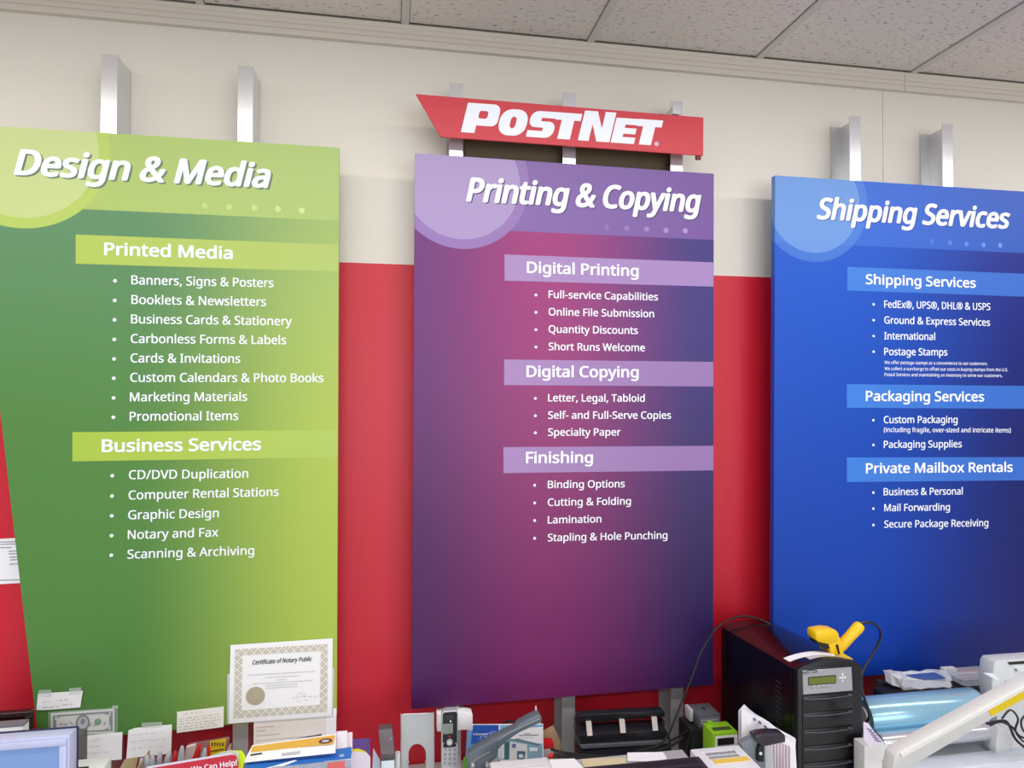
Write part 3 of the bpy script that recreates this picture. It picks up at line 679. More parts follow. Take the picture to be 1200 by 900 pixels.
# neon and cream sheets behind it
tag(obj('neon_sheet', plate([(270, 884, -.33), (276, 880, -.33), (283.5, 880.5, -.33), (287.5, 887, -.33), (284, 903, -.33), (270, 903, -.33)], .003), mat('neon_yellow', (214, 240, 30), .6), smooth=False), 'neon yellow-green sheets sticking out behind the red leaflet', 'paper')
tag(obj('cream_sheet', plate([(236, 890, -.34), (258, 882, -.34), (272, 879.5, -.34), (280, 882, -.34), (279, 903, -.34), (236, 903, -.34)], .002), mat('pale_green_paper', (222, 232, 206), .7), smooth=False), 'pale cream sheets rising behind the red leaflet', 'paper')

# ================================================================ brochures on a sloping rack
XA, XB = at(287, 0, -.24).x, at(414, 0, -.24).x
t = thing('brochure_rack', ((XA+XB)/2, -.24, TOP), 'dark brochure rack under the pile of flyers below the certificate', 'rack')
obj('rack_body', MB().prism([Vector((XA, -.27, TOP)), Vector((XA, -.275, TOP+.05)), Vector((XA, -.10, TOP+.10)), Vector((XA, -.10, TOP))], (XB-XA, 0, 0)), DGREY, t, bevel=.002)
def on(pl, pts, m, parent, name, lift=.0012, th=.0005):
    """printed patch lying on the plane through three (px, py, Y) points"""
    A_, B_, C_ = [at(*p) for p in pl]; n = (B_-A_).cross(C_-A_).normalized()
    if n.dot(CAM-A_) < 0: n = -n
    P = []
    for x, y in pts:
        d = fw+(x-600)/F*rt-(y-450)/F*up; P.append(CAM+d*((A_-CAM).dot(n)/d.dot(n))+n*lift)
    return obj(name, MB().prism(P, -n*th), m, parent, smooth=False)
def flyer(name, pts, m, label, th=.0025):
    t = thing(name, at(*pts[-1]), label, 'flyer')
    obj('page', plate(pts, th), m, t, smooth=False); return t
FY0, FY1 = -.155, -.235
f = flyer('navy_flyer', [(300, 875, -.14), (377, 860.5, -.14), (377, 885, -.19), (300, 895, -.19)], NAVY, 'dark navy flyer edge showing behind the yellow and white flyer')
f = flyer('white_flyer', [(394.5, 857.5, -.15), (407, 856.5, -.15), (407, 880, -.2), (394, 882, -.2)], mat('flyer_lilac', (222, 216, 228), .6), 'pale lilac page edge right of the yellow and white flyer')
f = flyer('pink_flyer', [(404, 859.5, -.143), (413, 858.2, -.143), (413, 880, -.193), (404, 882, -.193)], mat('flyer_pink', (226, 216, 222), .6), 'pale pink page behind the lilac page of the pile')
f = flyer('mailing_flyer', [(295.5, 873.8, -.17), (394, 860.2, -.17), (393, 882.5, -.235), (285, 893.8, -.235)], PAPER, 'white flyer with a yellow band lying on top of the pile')
MU = mat('mustard_print', (226, 178, 70), .6)
PLM = ((295.5, 873.8, -.17), (394, 860.2, -.17), (285, 893.8, -.235))
on(PLM, [(296, 875), (392.7, 861.8), (390.5, 871.7), (294, 882)], MU, f, 'yellow_band')
ov = lambda cx, cy, rx, ry: [(cx+rx*math.cos(q*math.pi/10), cy+ry*math.sin(q*math.pi/10)-rx*math.cos(q*math.pi/10)*.12) for q in range(20)]
on(PLM, ov(381.5, 869, 8, 3), mat('mark_brown', (96, 52, 62), .6), f, 'oval_mark', .0018); on(PLM, ov(381.5, 869.2, 4.5, 1.4), LGREY, f, 'oval_mark_center', .0024)
on(PLM, [(293.5, 884.4), (307, 882.3), (307, 884), (293.5, 886.2)], INK, f, 'print_mark'); on(PLM, [(330, 883), (352, 880.2), (352, 882.4), (330, 885.4)], mat('faint_print', (196, 198, 210), .7), f, 'print_mark')
f = flyer('blue_flyer', [(288, 894.5, -.225), (412, 875.8, -.195), (411.3, 890, -.24), (318, 902, -.26), (287, 905, -.26)], mat('flyer_blue', (44, 118, 204), .5), 'bright blue flyer with white upright lettering under the white one')
lettering(f, 'LABEL', (0, 0), (0, 0), 1, WHITE, 0, .02, P=(at(398, 887, -.241), at(403.5, 886, -.241), .006), name='side_print')
obj('white_edge', plate([(300, 903.5, -.262), (345, 891, -.262), (348, 891.4, -.262), (326, 900, -.262), (310, 905, -.262)], .001), PAPER, f)
obj('white_edge', plate([(380, 892.6, -.25), (411.3, 889.2, -.25), (411, 891, -.25), (380, 894.6, -.25)], .001), PAPER, f)
f = flyer('magazine', [(318, 900, -.27), (411, 890, -.25), (412, 906, -.28), (318, 910, -.29)], mat('magazine_cover', (150, 160, 182), .5, var=.25, scale=60), 'magazine with a red and grey picture cover at the bottom of the pile')
obj('red_panel', plate([(384, 894.5, -.272), (404, 892, -.272), (404, 905, -.276), (384, 905, -.276)], .001), mat('cover_red', (206, 92, 88), .5), f)
f = flyer('purple_brochure', [(413.5, 866.2, -.17), (433.6, 865.6, -.17), (434.2, 905, -.17), (408, 905, -.17)], mat('brochure_purple', (88, 56, 130), .5), 'purple, yellow and white brochure standing right of the flyer pile')
obj('white_panel', plate([(409, 884, -.1712), (414, 880.5, -.1712), (424, 880, -.1712), (430, 882.5, -.1712), (434, 887, -.1712), (434, 905, -.1712), (408, 905, -.1712)], .0006), mat('brochure_lilac', (222, 214, 228), .6), f)
obj('yellow_arc', plate([(412, 880.8, -.1713), (414, 877.8, -.1713), (420, 877.4, -.1713), (428, 880.2, -.1713), (430, 882.4, -.1713), (420, 880.4, -.1713)], .0006), mat('arc_yellow', (228, 208, 40), .6), f)
tag(obj('folded_leaflet', plate([(437.5, 877, -.14), (445.5, 891, -.14), (446, 905, -.14), (436, 905, -.14)], .002), mat('leaflet_pale_blue', (196, 214, 232), .6), smooth=False), 'narrow pale blue folded leaflet left of the dark grey dispenser', 'leaflet')

# dark grey dispenser
ZX = 453
Y = -.16; a, b = at(443.5, 855, Y+.02), at(459.5, 853.5, Y+.02)
t = thing('tape_dispenser', ((a.x+b.x)/2, Y, TOP), 'dark grey and white desk dispenser standing left of the steel bookend', 'dispenser')
c, d = at(462.5, 884, Y-.02), at(446.3, 885, Y-.02)
obj('lid', MB().prism([a, b, c, d], (0, .03, 0)), mat('dispenser_lid', (92, 84, 92), .4), t, bevel=.002)
obj('band', MB().box(d.x, c.x, Y-.02, Y+.03, zpx(891.5, Y-.02), c.z), DGREY, t, bevel=.001)
obj('body', MB().box(d.x+.001, c.x, Y-.019, Y+.03, TOP, zpx(891.5, Y-.02)), mat('dispenser_white', (200, 212, 222), .4), t, bevel=.002)
obj('blade', MB().tube([at(456, 868, Y-.01), at(458, 866, Y-.012), at(460, 865.6, Y-.01)], .001), SILVER, t)
p = at(466, 881.5, -.12); tag(obj('roll_core', MB().cyl((p.x, -.12, TOP), p, .0075), OFFW), 'small white cylinder standing between dispenser and bookend', 'cylinder')

# steel bookend with arch
ZX = 489
Y = -.11
t = thing('bookend', (at(489, 0, Y).x, Y, TOP), 'brushed steel bookend with an arched cutout left of the telephone', 'bookend')
out = [(470, 905), (470, 841), (470.6, 838.4), (473, 837.1), (505, 835.9), (507.4, 836.6), (508.3, 839.5), (508.6, 905), (500.4, 905)]
arch = [(488.9+10.2*math.cos(math.radians(q)), 883.5-11.8*math.sin(math.radians(q))) for q in range(0, 181, 15)]
arch[0] = (499.2, 884)
ptsx = out+[(499.2, 905)]+arch+[(478.7, 905)]
def bookplate(off, th, shrink=0):
    mb = MB(); n = len(arch)
    # left leg, right leg, upper fields as convex pieces
    return mb
mb = MB()
def q4(*p): mb.prism([at(x, y, Y) for x, y in p], (0, .002, 0))
cen = (488.9, 860)
top = [(470, 884), (470, 841), (470.6, 838.4), (473, 837.1), (481, 836.8), (489, 836.5), (497, 836.2), (505, 835.9), (507.4, 836.6), (508.3, 839.5), (508.5, 884)]
arL = arch[::-1]
import itertools
# stitch outer boundary (left to right) with the arch (left to right)
A = [at(x, y, Y) for x, y in top]; B = [at(x, y, Y) for x, y in arL]
vs = A+B; fs = []; i = j = 0
while i < len(A)-1 or j < len(B)-1:
    if j == len(B)-1 or (i < len(A)-1 and i/(len(A)-1) <= j/(len(B)-1)): fs.append((i, i+1, len(A)+j)); i += 1
    else: fs.append((i, len(A)+j+1, len(A)+j)); j += 1
lb = Vector((A[0].x, Y, TOP)); li = Vector((B[0].x, Y, TOP)); rb = Vector((A[-1].x, Y, TOP)); ri = Vector((B[-1].x, Y, TOP))
n0 = len(vs); vs += [lb, li, rb, ri]; fs += [(0, len(A), n0+1, n0), (len(A)-1, n0+2, n0+3, len(A)+len(B)-1)]
k = len(vs); vs2 = [v+Vector((0, .0025, 0)) for v in vs]
outer = list(range(len(A)))+[n0+2, n0+3]+[len(A)+len(B)-1-q for q in range(len(B))]+[n0+1, n0]
side = [(outer[q], outer[(q+1) % len(outer)], outer[(q+1) % len(outer)]+k, outer[q]+k) for q in range(len(outer))]
mb.add(vs+vs2, fs+[tuple(x+k for x in f[::-1]) for f in fs]+side)
obj('plate', mb, mat('bookend_steel', (186, 190, 192), .42, .35), t, smooth=False)
rim = [(470, 905), (470, 842), (470.8, 838.2), (473.5, 837), (489, 836.4), (505, 835.8), (507.6, 836.8), (508.4, 840), (508.6, 905)]
obj('rim', MB().tube([at(x, y, Y-.001) for x, y in rim], .0014, n=6, sub=3), mat('rim_steel', (220, 222, 226), .3, .8), t)
obj('foot', MB().box(A[0].x, A[-1].x, Y-.09, Y, TOP, TOP+.003), mat('bookend_foot', (60, 56, 58), .4), t)
for x in (478.4, 499.4): 
    c = at(x, 893, Y-.004); obj('stud_pin', MB().cyl(c, c+Vector((0, .004, 0)), .003, n=10), SILVER, t)

# ================================================================ cordless telephone
ZX = 527
Y = -.19
t = thing('cordless_phone', (at(527, 0, Y).x, Y, TOP), 'silver and black cordless telephone handset standing in its charger', 'telephone')
hx0, hx1 = at(517.7, 860, Y).x, at(536.6, 860, Y).x; zt = zpx(833, Y); hb = TOP+.02
def rounded(x0, x1, z0, z1, r, y0, th, n=5):
    P = []
    for cx, cz, a0 in ((x1-r, z1-r, 0), (x0+r, z1-r, 90), (x0+r, z0+r, 180), (x1-r, z0+r, 270)):
        for i in range(n+1):
            a = math.radians(a0+90*i/n); P.append(Vector((cx+r*math.cos(a), y0, cz+r*math.sin(a))))
    return MB().prism(P, (0, th, 0))
obj('handset', rounded(hx0, hx1, hb, zt, .008, Y, .022), mat('phone_silver', (188, 190, 194), .35, .3), t, bevel=.0015)
zf = zpx(875.5, Y)
obj('faceplate', rounded(hx0+.0022, hx1-.0022, zf, zt-.003, .007, Y-.0012, .0014), BLACK, t)
obj('display', MB().box(at(521.3, 0, Y).x, at(533.8, 0, Y).x, Y-.0022, Y-.001, zpx(859.3, Y), zpx(847.5, Y)), mat('lcd', (124, 134, 128), .25), t)
obj('earpiece', MB().prism([v for v in disc(527.5, 840.5, Y-.0018, .012, .006).v[:24]], (0, .0006, 0)), mat('earpiece_grey', (44, 44, 50), .5), t)
obj('indicator', disc(528, 845.3, Y-.0022, .0022, .003), mat('indicator_white', (226, 232, 228), .4), t)
obj('talk_button', disc(527, 863, Y-.0022, .0028, .0022), RED, t)
obj('navigation_key', disc(527, 870, Y-.003, .0085, .009, th=.002), SILVER, t)
obj('navigation_center', disc(527, 870.5, Y-.0038, .0036, .004, th=.002), OFFW, t)
for sx in (-1, 1):
    c = at(527+sx*7, 872, Y-.0025); obj('soft_key', MB().tube([c+Vector((-sx*.001, 0, .003)), c+Vector((sx*.002, 0, .001)), c+Vector((sx*.002, 0, -.004))], .0008, n=5, sub=3), OFFW, t)
keys = '123456789*0#'
KM = mat('key_grey', (170, 172, 178), .4)
for r in range(4):
    for c_ in range(3):
        px, py = 521.5+c_*5.6, 878.5+r*5.4; p = at(px, py, Y-.001)
        kk = obj('key', rounded(p.x-.005, p.x+.005, p.z-.0045, p.z+.0045, .002, Y-.0014, .0016, 2), KM, t)
        lettering(kk, keys[r*3+c_], (px-1, py+1.2), (px+1, py+1.1), 2.6, INK, Y-.0014, .0, name='numeral')
obj('charger', MB().box(at(511, 0, Y).x, at(542, 0, Y).x, Y-.02, Y+.05, TOP, TOP+.045), mat('charger_grey', (176, 178, 184), .4), t, bevel=.004)
# white sensor box on the post behind
Y = -.02
t = thing('wall_box', at(533, 857, Y), 'white box fixed to the post behind the telephone', 'box')
obj('box_front', MB().prism([at(512.2, 837, Y), at(545, 835.3, Y-.01), at(553.8, 837.3, Y-.012), at(554, 856.5, Y-.012), at(546, 855.3, Y-.01), at(512.2, 857.5, Y)], (0, .04, 0)), PAPER, t, bevel=.001)
obj('bracket', plate([(521.8, 829, Y+.02), (538, 828, Y+.02), (538, 831, Y+.02), (543, 831, Y+.02), (543, 840, Y+.02), (521.8, 840, Y+.02)], .008), SILVER, t)

# ================================================================ car dealer brochure
Y = -.13
t = thing('dealer_brochure', (at(595, 0, Y).x, Y, TOP), 'blue and white car dealer brochure standing behind the grey stapler lever', 'brochure')
def dr(x, y): p = at(x, y, Y); return Vector((p.x, p.y, TOP))
obj('page', MB().prism([at(553.5, 849.3, Y), at(636.4, 848.6, Y), dr(638, 905), dr(541, 905)], (0, .003, 0)), PAPER, t, smooth=False)
def pr(name, pts, m, lv=1): return obj(name, plate([(x, y, Y-.0006*lv) for x, y in pts], .0005), m, t, smooth=False)
SKY = mat('sky_print', (110, 170, 228), .5, var=.15, scale=25)
pr('sky_print', [(547.5, 856), (553.4, 856), (551, 872), (584, 872), (584.5, 889), (545.5, 889)], SKY)
pr('cloud_print', [(550, 876), (560, 873), (570, 869.5), (578, 870.5), (578, 889), (546, 889)], mat('cloud_print', (232, 240, 248), .5), 2)
pr('blue_panel', [(554.4, 849.6), (584.4, 849.6), (583.8, 868), (551.4, 872.3)], mat('brochure_blue', (42, 92, 190), .5), 2)
lettering(t, 'Volkswagen', (554.2, 861.6), (571.8, 861.2), 2.7, WHITE, Y-.0012, .03)
lettering(t, 'of', (562.6, 864.2), (565, 864.2), 1.8, WHITE, Y-.0012, .02)
scribble(t, (566.5, 863.8), (573, 863.7), WHITE, Y-.0012, .5, r=.0005); scribble(t, (560, 866), (576, 865.6), WHITE, Y-.0012, .2, r=.0003)
obj('car_outline', MB().tube([at(x, y, Y-.0016) for x, y in ((570.5, 861.5), (574, 858.5), (579, 857.4), (583, 860), (582.5, 862), (580, 860.8), (576, 859.6), (573.5, 861.8))], .0004, n=4, sub=4), WHITE, t)
pr('sky_strip', [(586.3, 849.8), (635.8, 849.3), (635.8, 851.5), (610, 853), (600, 857), (586.3, 857.5)], mat('strip_blue', (128, 182, 226), .5))
pr('text_line', [(608, 861.4), (631, 860.6), (631, 861.8), (608, 862.6)], GREYPR); pr('text_line', [(614, 859.6), (622, 859.3), (622, 860), (614, 860.3)], GREYPR); pr('text_line', [(606, 864.6), (625, 864), (625, 864.6), (606, 865.2)], mat('faint_print', (196, 198, 210), .7))
pr('building_sky', [(586, 866), (598, 865.6), (632, 871.5), (635.8, 871.5), (635.8, 890), (586, 890)], mat('building_glass', (140, 178, 196), .4, var=.15, scale=80))
pr('building_roof', [(597, 867), (606, 865.5), (632.5, 871.8), (632.3, 874), (605, 868.6)], mat('roof_grey', (110, 140, 152), .5), 2)
pr('building_wall', [(597.5, 869.4), (617.6, 872.4), (617.8, 889), (597, 891)], OFFW, 2)
pr('building_wall', [(586.5, 873), (591, 872.5), (591, 889), (586.5, 889)], OFFW, 2)
pr('dark_column', [(591.3, 870), (597, 869), (596.5, 890), (590.6, 890)], mat('column_teal', (62, 108, 120), .5), 2)
pr('doorway', [(606, 880), (615.8, 880.6), (614.5, 889.5), (606, 889.5)], mat('door_teal', (70, 110, 128), .4), 3)
pr('shop_sign', [(620.6, 876), (630, 876.6), (630, 880.2), (620.6, 880.4)], WHITE, 3)
pr('door_light', [(608, 884), (613, 884), (613, 888), (608, 888)], OFFW, 4)
c = at(602.4, 874, Y-.0026)
obj('round_emblem', MB().lathe(c, c+Vector((0, .0006, 0)), [(0, .0058), (1, .0058)], n=20), mat('emblem_blue', (70, 84, 160), .5), t)
obj('emblem_letters', MB().tube([c+Vector((-.0035, -.0004, .0025)), c+Vector((-.001, -.0004, -.0035)), c+Vector((0, -.0004, .000)), c+Vector((.001, -.0004, -.0035)), c+Vector((.0035, -.0004, .0025))], .0005, n=4, sub=1), OFFW, t)
# green strip
tag(obj('green_card', plate([(543.5, 888, -.2), (549, 887, -.2), (550, 905, -.2), (542, 905, -.2)], .003), mat('card_green', (96, 150, 48), .6), smooth=False), 'small green card between the telephone and the grey lever', 'card')
# glue bottle behind
ZX = 628
Y = -.085; p = at(628, 827, Y)
t = thing('glue_bottle', (p.x, Y, TOP), 'white glue bottle whose nozzle shows above the grey lever', 'bottle')
s_ = 430
obj('nozzle', MB().lathe((p.x, Y, zpx(839, Y)), (p.x, Y, p.z), [(0, .0052), (.1, .0048), (.95, .0018), (1, .0012)], n=14), mat('nozzle_white', (226, 222, 214), .4), t)
obj('bottle_body', MB().lathe((p.x, Y, TOP), (p.x, Y, zpx(838.5, Y)), [(0, .016), (.03, .018), (.8, .018), (.93, .013), (.97, .0105), (1, .0095)], n=20), OFFW, t)
# stapler lever
Y = -.32
pts = [(623.7, 840.6), (630.2, 837.9), (633.5, 838.6), (635.2, 841.7), (635, 846.5), (622, 852.5), (610, 858), (602, 863), (595, 867.7), (589, 873), (584, 878.5), (582.5, 887), (583.5, 893), (575, 897), (566, 903), (549, 903), (548, 885), (560, 877), (573.3, 869.3), (590, 860.5), (604.8, 853.6), (609, 848.2)]
t = thing('stapler', (at(570, 0, Y).x, Y, TOP), 'heavy duty grey stapler with its long lever raised diagonally', 'stapler')
STG = mat('stapler_grey', (96, 106, 116), .35)
obj('lever', MB().prism([at(x, y, Y) for x, y in pts], (0, .03, 0)), STG, t, bevel=.0025)
obj('ridge_highlight', MB().tube([at(x, y, Y-.001) for x, y in ((551, 895), (562, 887.5), (574.5, 880.8))], .0009, n=6), SILVER, t)  # thin silver lines modelled as the highlight running along the lever
obj('ridge_highlight', MB().tube([at(x, y, Y-.001) for x, y in ((584, 867.5), (597, 859), (610, 852.5), (620, 848), (633, 842))], .0009, n=6), SILVER, t)
for x, y in ((554.4, 898), (571.7, 898)):
    c = at(x, y, Y-.012); obj('pivot_pin', MB().lathe(c, c+Vector((0, .014, 0)), [(0, .003), (.1, .0055), (1, .0055)], n=14), SILVER, t)
obj('bracket', MB().prism([at(x, y, Y-.02) for x, y in ((574, 898), (585, 889.5), (587, 892), (580, 901), (574, 903))], (0, .015, 0)), SILVER, t)
a, b = at(550, 0, Y), at(592, 0, Y)
obj('body', MB().box(a.x, b.x, Y-.01, Y+.04, TOP, zpx(901, Y)), STG, t, bevel=.003)
# black loop behind the brochure
tag(obj('black_loop', MB().tube([at(x, y, -.09) for x, y in ((584, 900), (585.5, 856), (590, 847.5), (599, 844.6), (608, 847.5), (613, 856), (614, 900))], .0028, n=8, sub=5), CABLE), 'black looped cable rising behind the car dealer brochure', 'cable')

# wood block, red pack
ZX = 642
Y = -.06
tag(obj('wood_block', MB().prism([at(x, y, Y) for x, y in ((637.5, 862.3), (650.8, 855), (657.5, 871), (657.5, 905), (637.5, 905))], (0, .03, 0)), mat('raw_wood', (172, 142, 112), .7, var=.15), bevel=.001), 'light brown wooden block leaning left of the middle post', 'block')
Y = -.11
t = thing('red_packet', (at(643, 0, Y).x, Y, TOP), 'red and white packet between the brochure and the wooden block', 'packet')
a, b = at(636.8, 871, Y), at(649, 871, Y)
obj('lid', MB().box(a.x, b.x, Y, Y+.03, zpx(877.8, Y), zpx(871, Y)), RED, t, bevel=.001)
obj('box', MB().box(a.x, b.x-.002, Y, Y+.03, TOP, zpx(877.8, Y)), mat('packet_grey', (196, 188, 190), .6), t, bevel=.001)
for y in (880, 882.5, 885): obj('stripe', MB().box(a.x+.001, b.x-.003, Y-.0006, Y, zpx(y+.6, Y), zpx(y, Y)), GREYPR, t)
tag(obj('red_clip', MB().lathe(at(642, 887.5, -.2), at(650, 884, -.2), [(0, .002), (.2, .006), (.6, .007), (1, .003)], n=12), RED), 'small red plastic clip lying by the black cables', 'clip')

# ================================================================ three hole punch
ZX = 731
Y = -.09
t = thing('hole_punch', (at(730, 0, Y).x, Y, TOP), 'black three-hole punch with silver levers standing below the purple sign', 'hole punch')
HP = mat('punch_black', (30, 31, 36), .3)
obj('handle_bar', MB().prism([at(x, y, Y) for x, y in ((677, 839.3), (680, 837.8), (776, 832.8), (779.3, 834), (779.6, 840.3), (678, 848.5))], (0, .03, 0)), HP, t, bevel=.003)
Yl = Y-.045
obj('body', MB().prism([at(x, y, Yl) for x, y in ((679, 861.5), (781, 855), (786.5, 867.3), (680.5, 873.5))], (0, .07, 0)), HP, t, bevel=.003)
obj('paper_guide', MB().prism([at(x, y, Yl-.008) for x, y in ((680.5, 874), (785, 867.8), (786, 871.5), (681.5, 878))], (0, .07, 0)), mat('punch_grey', (88, 94, 102), .35), t, bevel=.001)
a, b = at(681, 0, Yl), at(786, 0, Yl)
obj('base', MB().box(a.x, b.x, Yl-.004, Yl+.07, TOP, zpx(875, Yl)), HP, t, bevel=.003)
obj('back_rail', MB().prism([at(x, y, Y+.05) for x, y in ((676, 852), (779, 846), (779, 870), (676, 874))], (0, .01, 0)), mat('punch_rail_dark', (40, 26, 30), .5), t)  # very dark reddish rail behind the punch levers
for x0, x1, y0, y1 in ((686.8, 693, 845.6, 862.6), (725.8, 732, 843.2, 859.3), (763.8, 769.8, 840.4, 856.6)):
    obj('lever', MB().prism([at(x0, y0, Y-.004), at(x1, y0-.4, Y-.004), at(x1+1.6, y1-.4, Yl-.004), at(x0+1.6, y1, Yl-.004)], (0, .004, 0)), mat('lever_chrome', (226, 220, 212), .35, .3), t, bevel=.0004, seg=1)
for xa in (677, 776): 
    p = at(xa, 845, Y); obj('end_bracket', MB().box(p.x, p.x+.008, Y+.002, Y+.04, TOP, p.z), HP, t, bevel=.001)
obj('label', plate([(736.5, 851.7, Y+.048), (744, 851.2, Y+.048), (744, 853.2, Y+.048), (736.5, 853.7, Y+.048)], .001), LGREY, t)

# flat grey tray with papers in front of the punch
ZX = 760
a, b = at(640, 0, -.34), at(806, 0, -.34); ZTT = zpx(881.5, -.30)
t = thing('paper_tray', ((a.x+b.x)/2, -.38, TOP), 'pale grey tray under loose papers in front of the hole punch', 'tray')
obj('tray_body', MB().box(a.x, b.x, -.46, -.30, TOP, ZTT), mat('tray_grey', (190, 190, 196), .5), t, bevel=.003)
def flat(name, pts, z, m, label, th=.0015):
    P = []
    for x, y in pts:
        d = fw+(x-600)/F*rt-(y-450)/F*up; P.append(CAM+d*(z/d.z))
    return tag(obj(name, MB().prism([p for p in P], (0, 0, -th)), m, smooth=False), label, 'paper')
flat('paper_slip', [(735.2, 881.8), (776.5, 881.2), (781, 886.8), (781, 892), (735.2, 891.5)], ZTT+.004, PAPER, 'white folded paper slip lying right of centre behind the black printer')
flat('manila_slip', [(681, 889.5), (733, 887.5), (734, 894), (684, 898.5)], ZTT+.003, mat('manila', (216, 204, 166), .7), 'manila strip lying left of the white folded slip')
flat('white_sheet', [(643, 890), (673, 888.8), (686, 902), (648, 903)], ZTT+.003, PAPER, 'plain white sheet in front of the middle post')
# white rounded device in front of the stapler
ZX = 610
Y = -.52; a, b = at(583, 0, Y), at(653, 0, Y)
t = thing('white_device', ((a.x+b.x)/2, Y+.05, TOP), 'white desk device with a rounded top right of the stapler', 'device')
z1 = zpx(889.5, Y+.09)
P = [Vector((a.x, Y, TOP)), Vector((a.x, Y, z1-.02))]+[Vector((a.x, Y+.03-.03*math.cos(q), z1-.02+.02*math.sin(q))) for q in [math.radians(i) for i in (15, 30, 45, 60, 75, 90)]]+[Vector((a.x, Y+.09, z1)), Vector((a.x, Y+.1, TOP))]
obj('shell', MB().prism(P, (b.x-a.x, 0, 0)), OFFW, t, bevel=.003)
obj('seam', MB().box(a.x+.004, b.x-.004, Y+.05, Y+.052, z1-.001, z1+.0008), LGREY, t)

# ================================================================ printers at the front
Yb = -.55
p0, p1 = at(683, 899, Yb), at(819, 885, Yb); zt = (p0.z+p1.z)/2
t = thing('black_printer', ((p0.x+p1.x)/2, Yb-.12, TOP), 'black printer with rows of vent slots in its top, at the bottom edge', 'printer')
obj('body', MB().box(p0.x, p1.x, Yb-.25, Yb, TOP, zt), mat('printer_black', (56, 48, 62), .45), t, bevel=.004)
mb = MB(); 
for r, (y0, y1) in enumerate(((Yb-.030, Yb-.008), (Yb-.062, Yb-.040))):
    x = p0.x+.02
    while x < p1.x-.015:
        mb.prism([Vector((x, y0, zt)), Vector((x+.0024, y0, zt)), Vector((x+.0024, y1, zt)), Vector((x, y1, zt))], (0, 0, .0008)); x += .0058
tag(obj('vent_slots', mb, mat('vent_dark', (6, 6, 8), .8), t), kind='stuff')
Yb = -.50; p0, p1 = at(808, 877.5, Yb), at(865.4, 872, Yb); zt = (p0.z+p1.z)/2
t = thing('white_printer', ((p0.x+p1.x)/2, Yb-.12, TOP), 'white printer with vent slots and a yellow strip beside the duplicator', 'printer')
obj('body', MB().box(p0.x, p1.x, Yb-.25, Yb, TOP, zt), mat('printer_white', (226, 228, 234), .45), t, bevel=.005)
mb = MB()
for y0, y1 in ((Yb-.038, Yb-.027), (Yb-.053, Yb-.043)):
    for i in range(16):
        x = p0.x+.028+i*.0048; mb.prism([Vector((x, y0, zt)), Vector((x+.0022, y0, zt)), Vector((x+.0022, y1, zt)), Vector((x, y1, zt))], (0, 0, .0008))
tag(obj('vent_slots', mb, mat('slot_grey', (92, 92, 98), .7), t), kind='stuff')
obj('yellow_strip', MB().box(p0.x+.03, p1.x-.01, Yb-.075, Yb-.057, zt-.001, zt+.0012), mat('strip_gold', (222, 190, 84), .5), t)
for i in range(4): obj('embossed_mark', MB().box(p0.x+.02+i*.022, p0.x+.036+i*.022, Yb-.02, Yb-.008, zt-.001, zt+.0006), mat('emboss', (206, 208, 214), .5), t)

# power adapter, green carton, strip
ZX = 831
Y = -.14
a, b = at(819, 852, Y), at(844, 852, Y)
t = thing('power_adapter', ((a.x+b.x)/2, Y+.03, zpx(852.5, Y)), 'grey power adapter resting on the black box beside the duplicator', 'adapter')
obj('body', MB().box(a.x, b.x, Y, Y+.075, zpx(852.5, Y), zpx(837.6, Y)), mat('adapter_grey', (92, 96, 104), .4), t, bevel=.002)
obj('label', MB().box(a.x+.004, b.x-.002, Y-.0008, Y, zpx(850.5, Y), zpx(840.5, Y)), mat('adapter_label', (128, 132, 140), .4), t)
for k_ in (843.5, 846.5): obj('print_line', MB().box(a.x+.008, b.x-.01, Y-.0012, Y-.0006, zpx(k_+.8, Y), zpx(k_, Y)), LGREY, t)
obj('cable_hole', disc(831, 0, Y, .001, .001) if 0 else MB().cyl(((a.x+b.x)/2, Y+.04, zpx(837.6, Y)-.001), ((a.x+b.x)/2, Y+.04, zpx(837.6, Y)+.0008), .006), BLACKM, t)
obj('plug', MB().box(a.x-.014, a.x-.003, Y+.03, Y+.07, zpx(850, Y), zpx(836, Y)), LGREY, t, bevel=.002)
tag(obj('black_box', MB().box(a.x-.03, b.x+.012, Y-.01, Y+.08, TOP, zpx(852.5, Y)), BLACKM, bevel=.003), 'matt black box under the grey power adapter', 'box')
ZX = 850
Y = -.27; a, b = at(837.5, 873, Y), at(864.5, 873, Y); zf = zpx(859, Y); zb_ = TOP
t = thing('green_carton', ((a.x+b.x)/2, Y+.03, TOP), 'lime green and white product carton beside the duplicator', 'carton')
XL = a.x-.004
obj('carton_body', MB().box(XL, b.x, Y, Y+.065, TOP, zf), mat('carton_green', (140, 196, 36), .5), t, bevel=.001)
obj('front_panel', MB().box(a.x+.002, b.x-.001, Y-.001, Y, TOP, zf-.007), PAPER, t)
obj('window', MB().box(a.x+.008, b.x-.012, Y-.002, Y-.0008, zpx(872.5, Y), zpx(864.5, Y)), BLACK, t)
obj('top_slot', MB().box(a.x+.006, b.x-.008, Y+.016, Y+.034, zf-.001, zf+.0008), mat('slot_dark_green', (60, 84, 40), .5), t)
obj('hang_tab', MB().prism([Vector((a.x, Y+.05, zf)), Vector((a.x+.022, Y+.05, zf)), Vector((a.x+.016, Y+.05, zf+.011)), Vector((a.x+.006, Y+.05, zf+.013))], (0, .004, 0)), LIME, t)

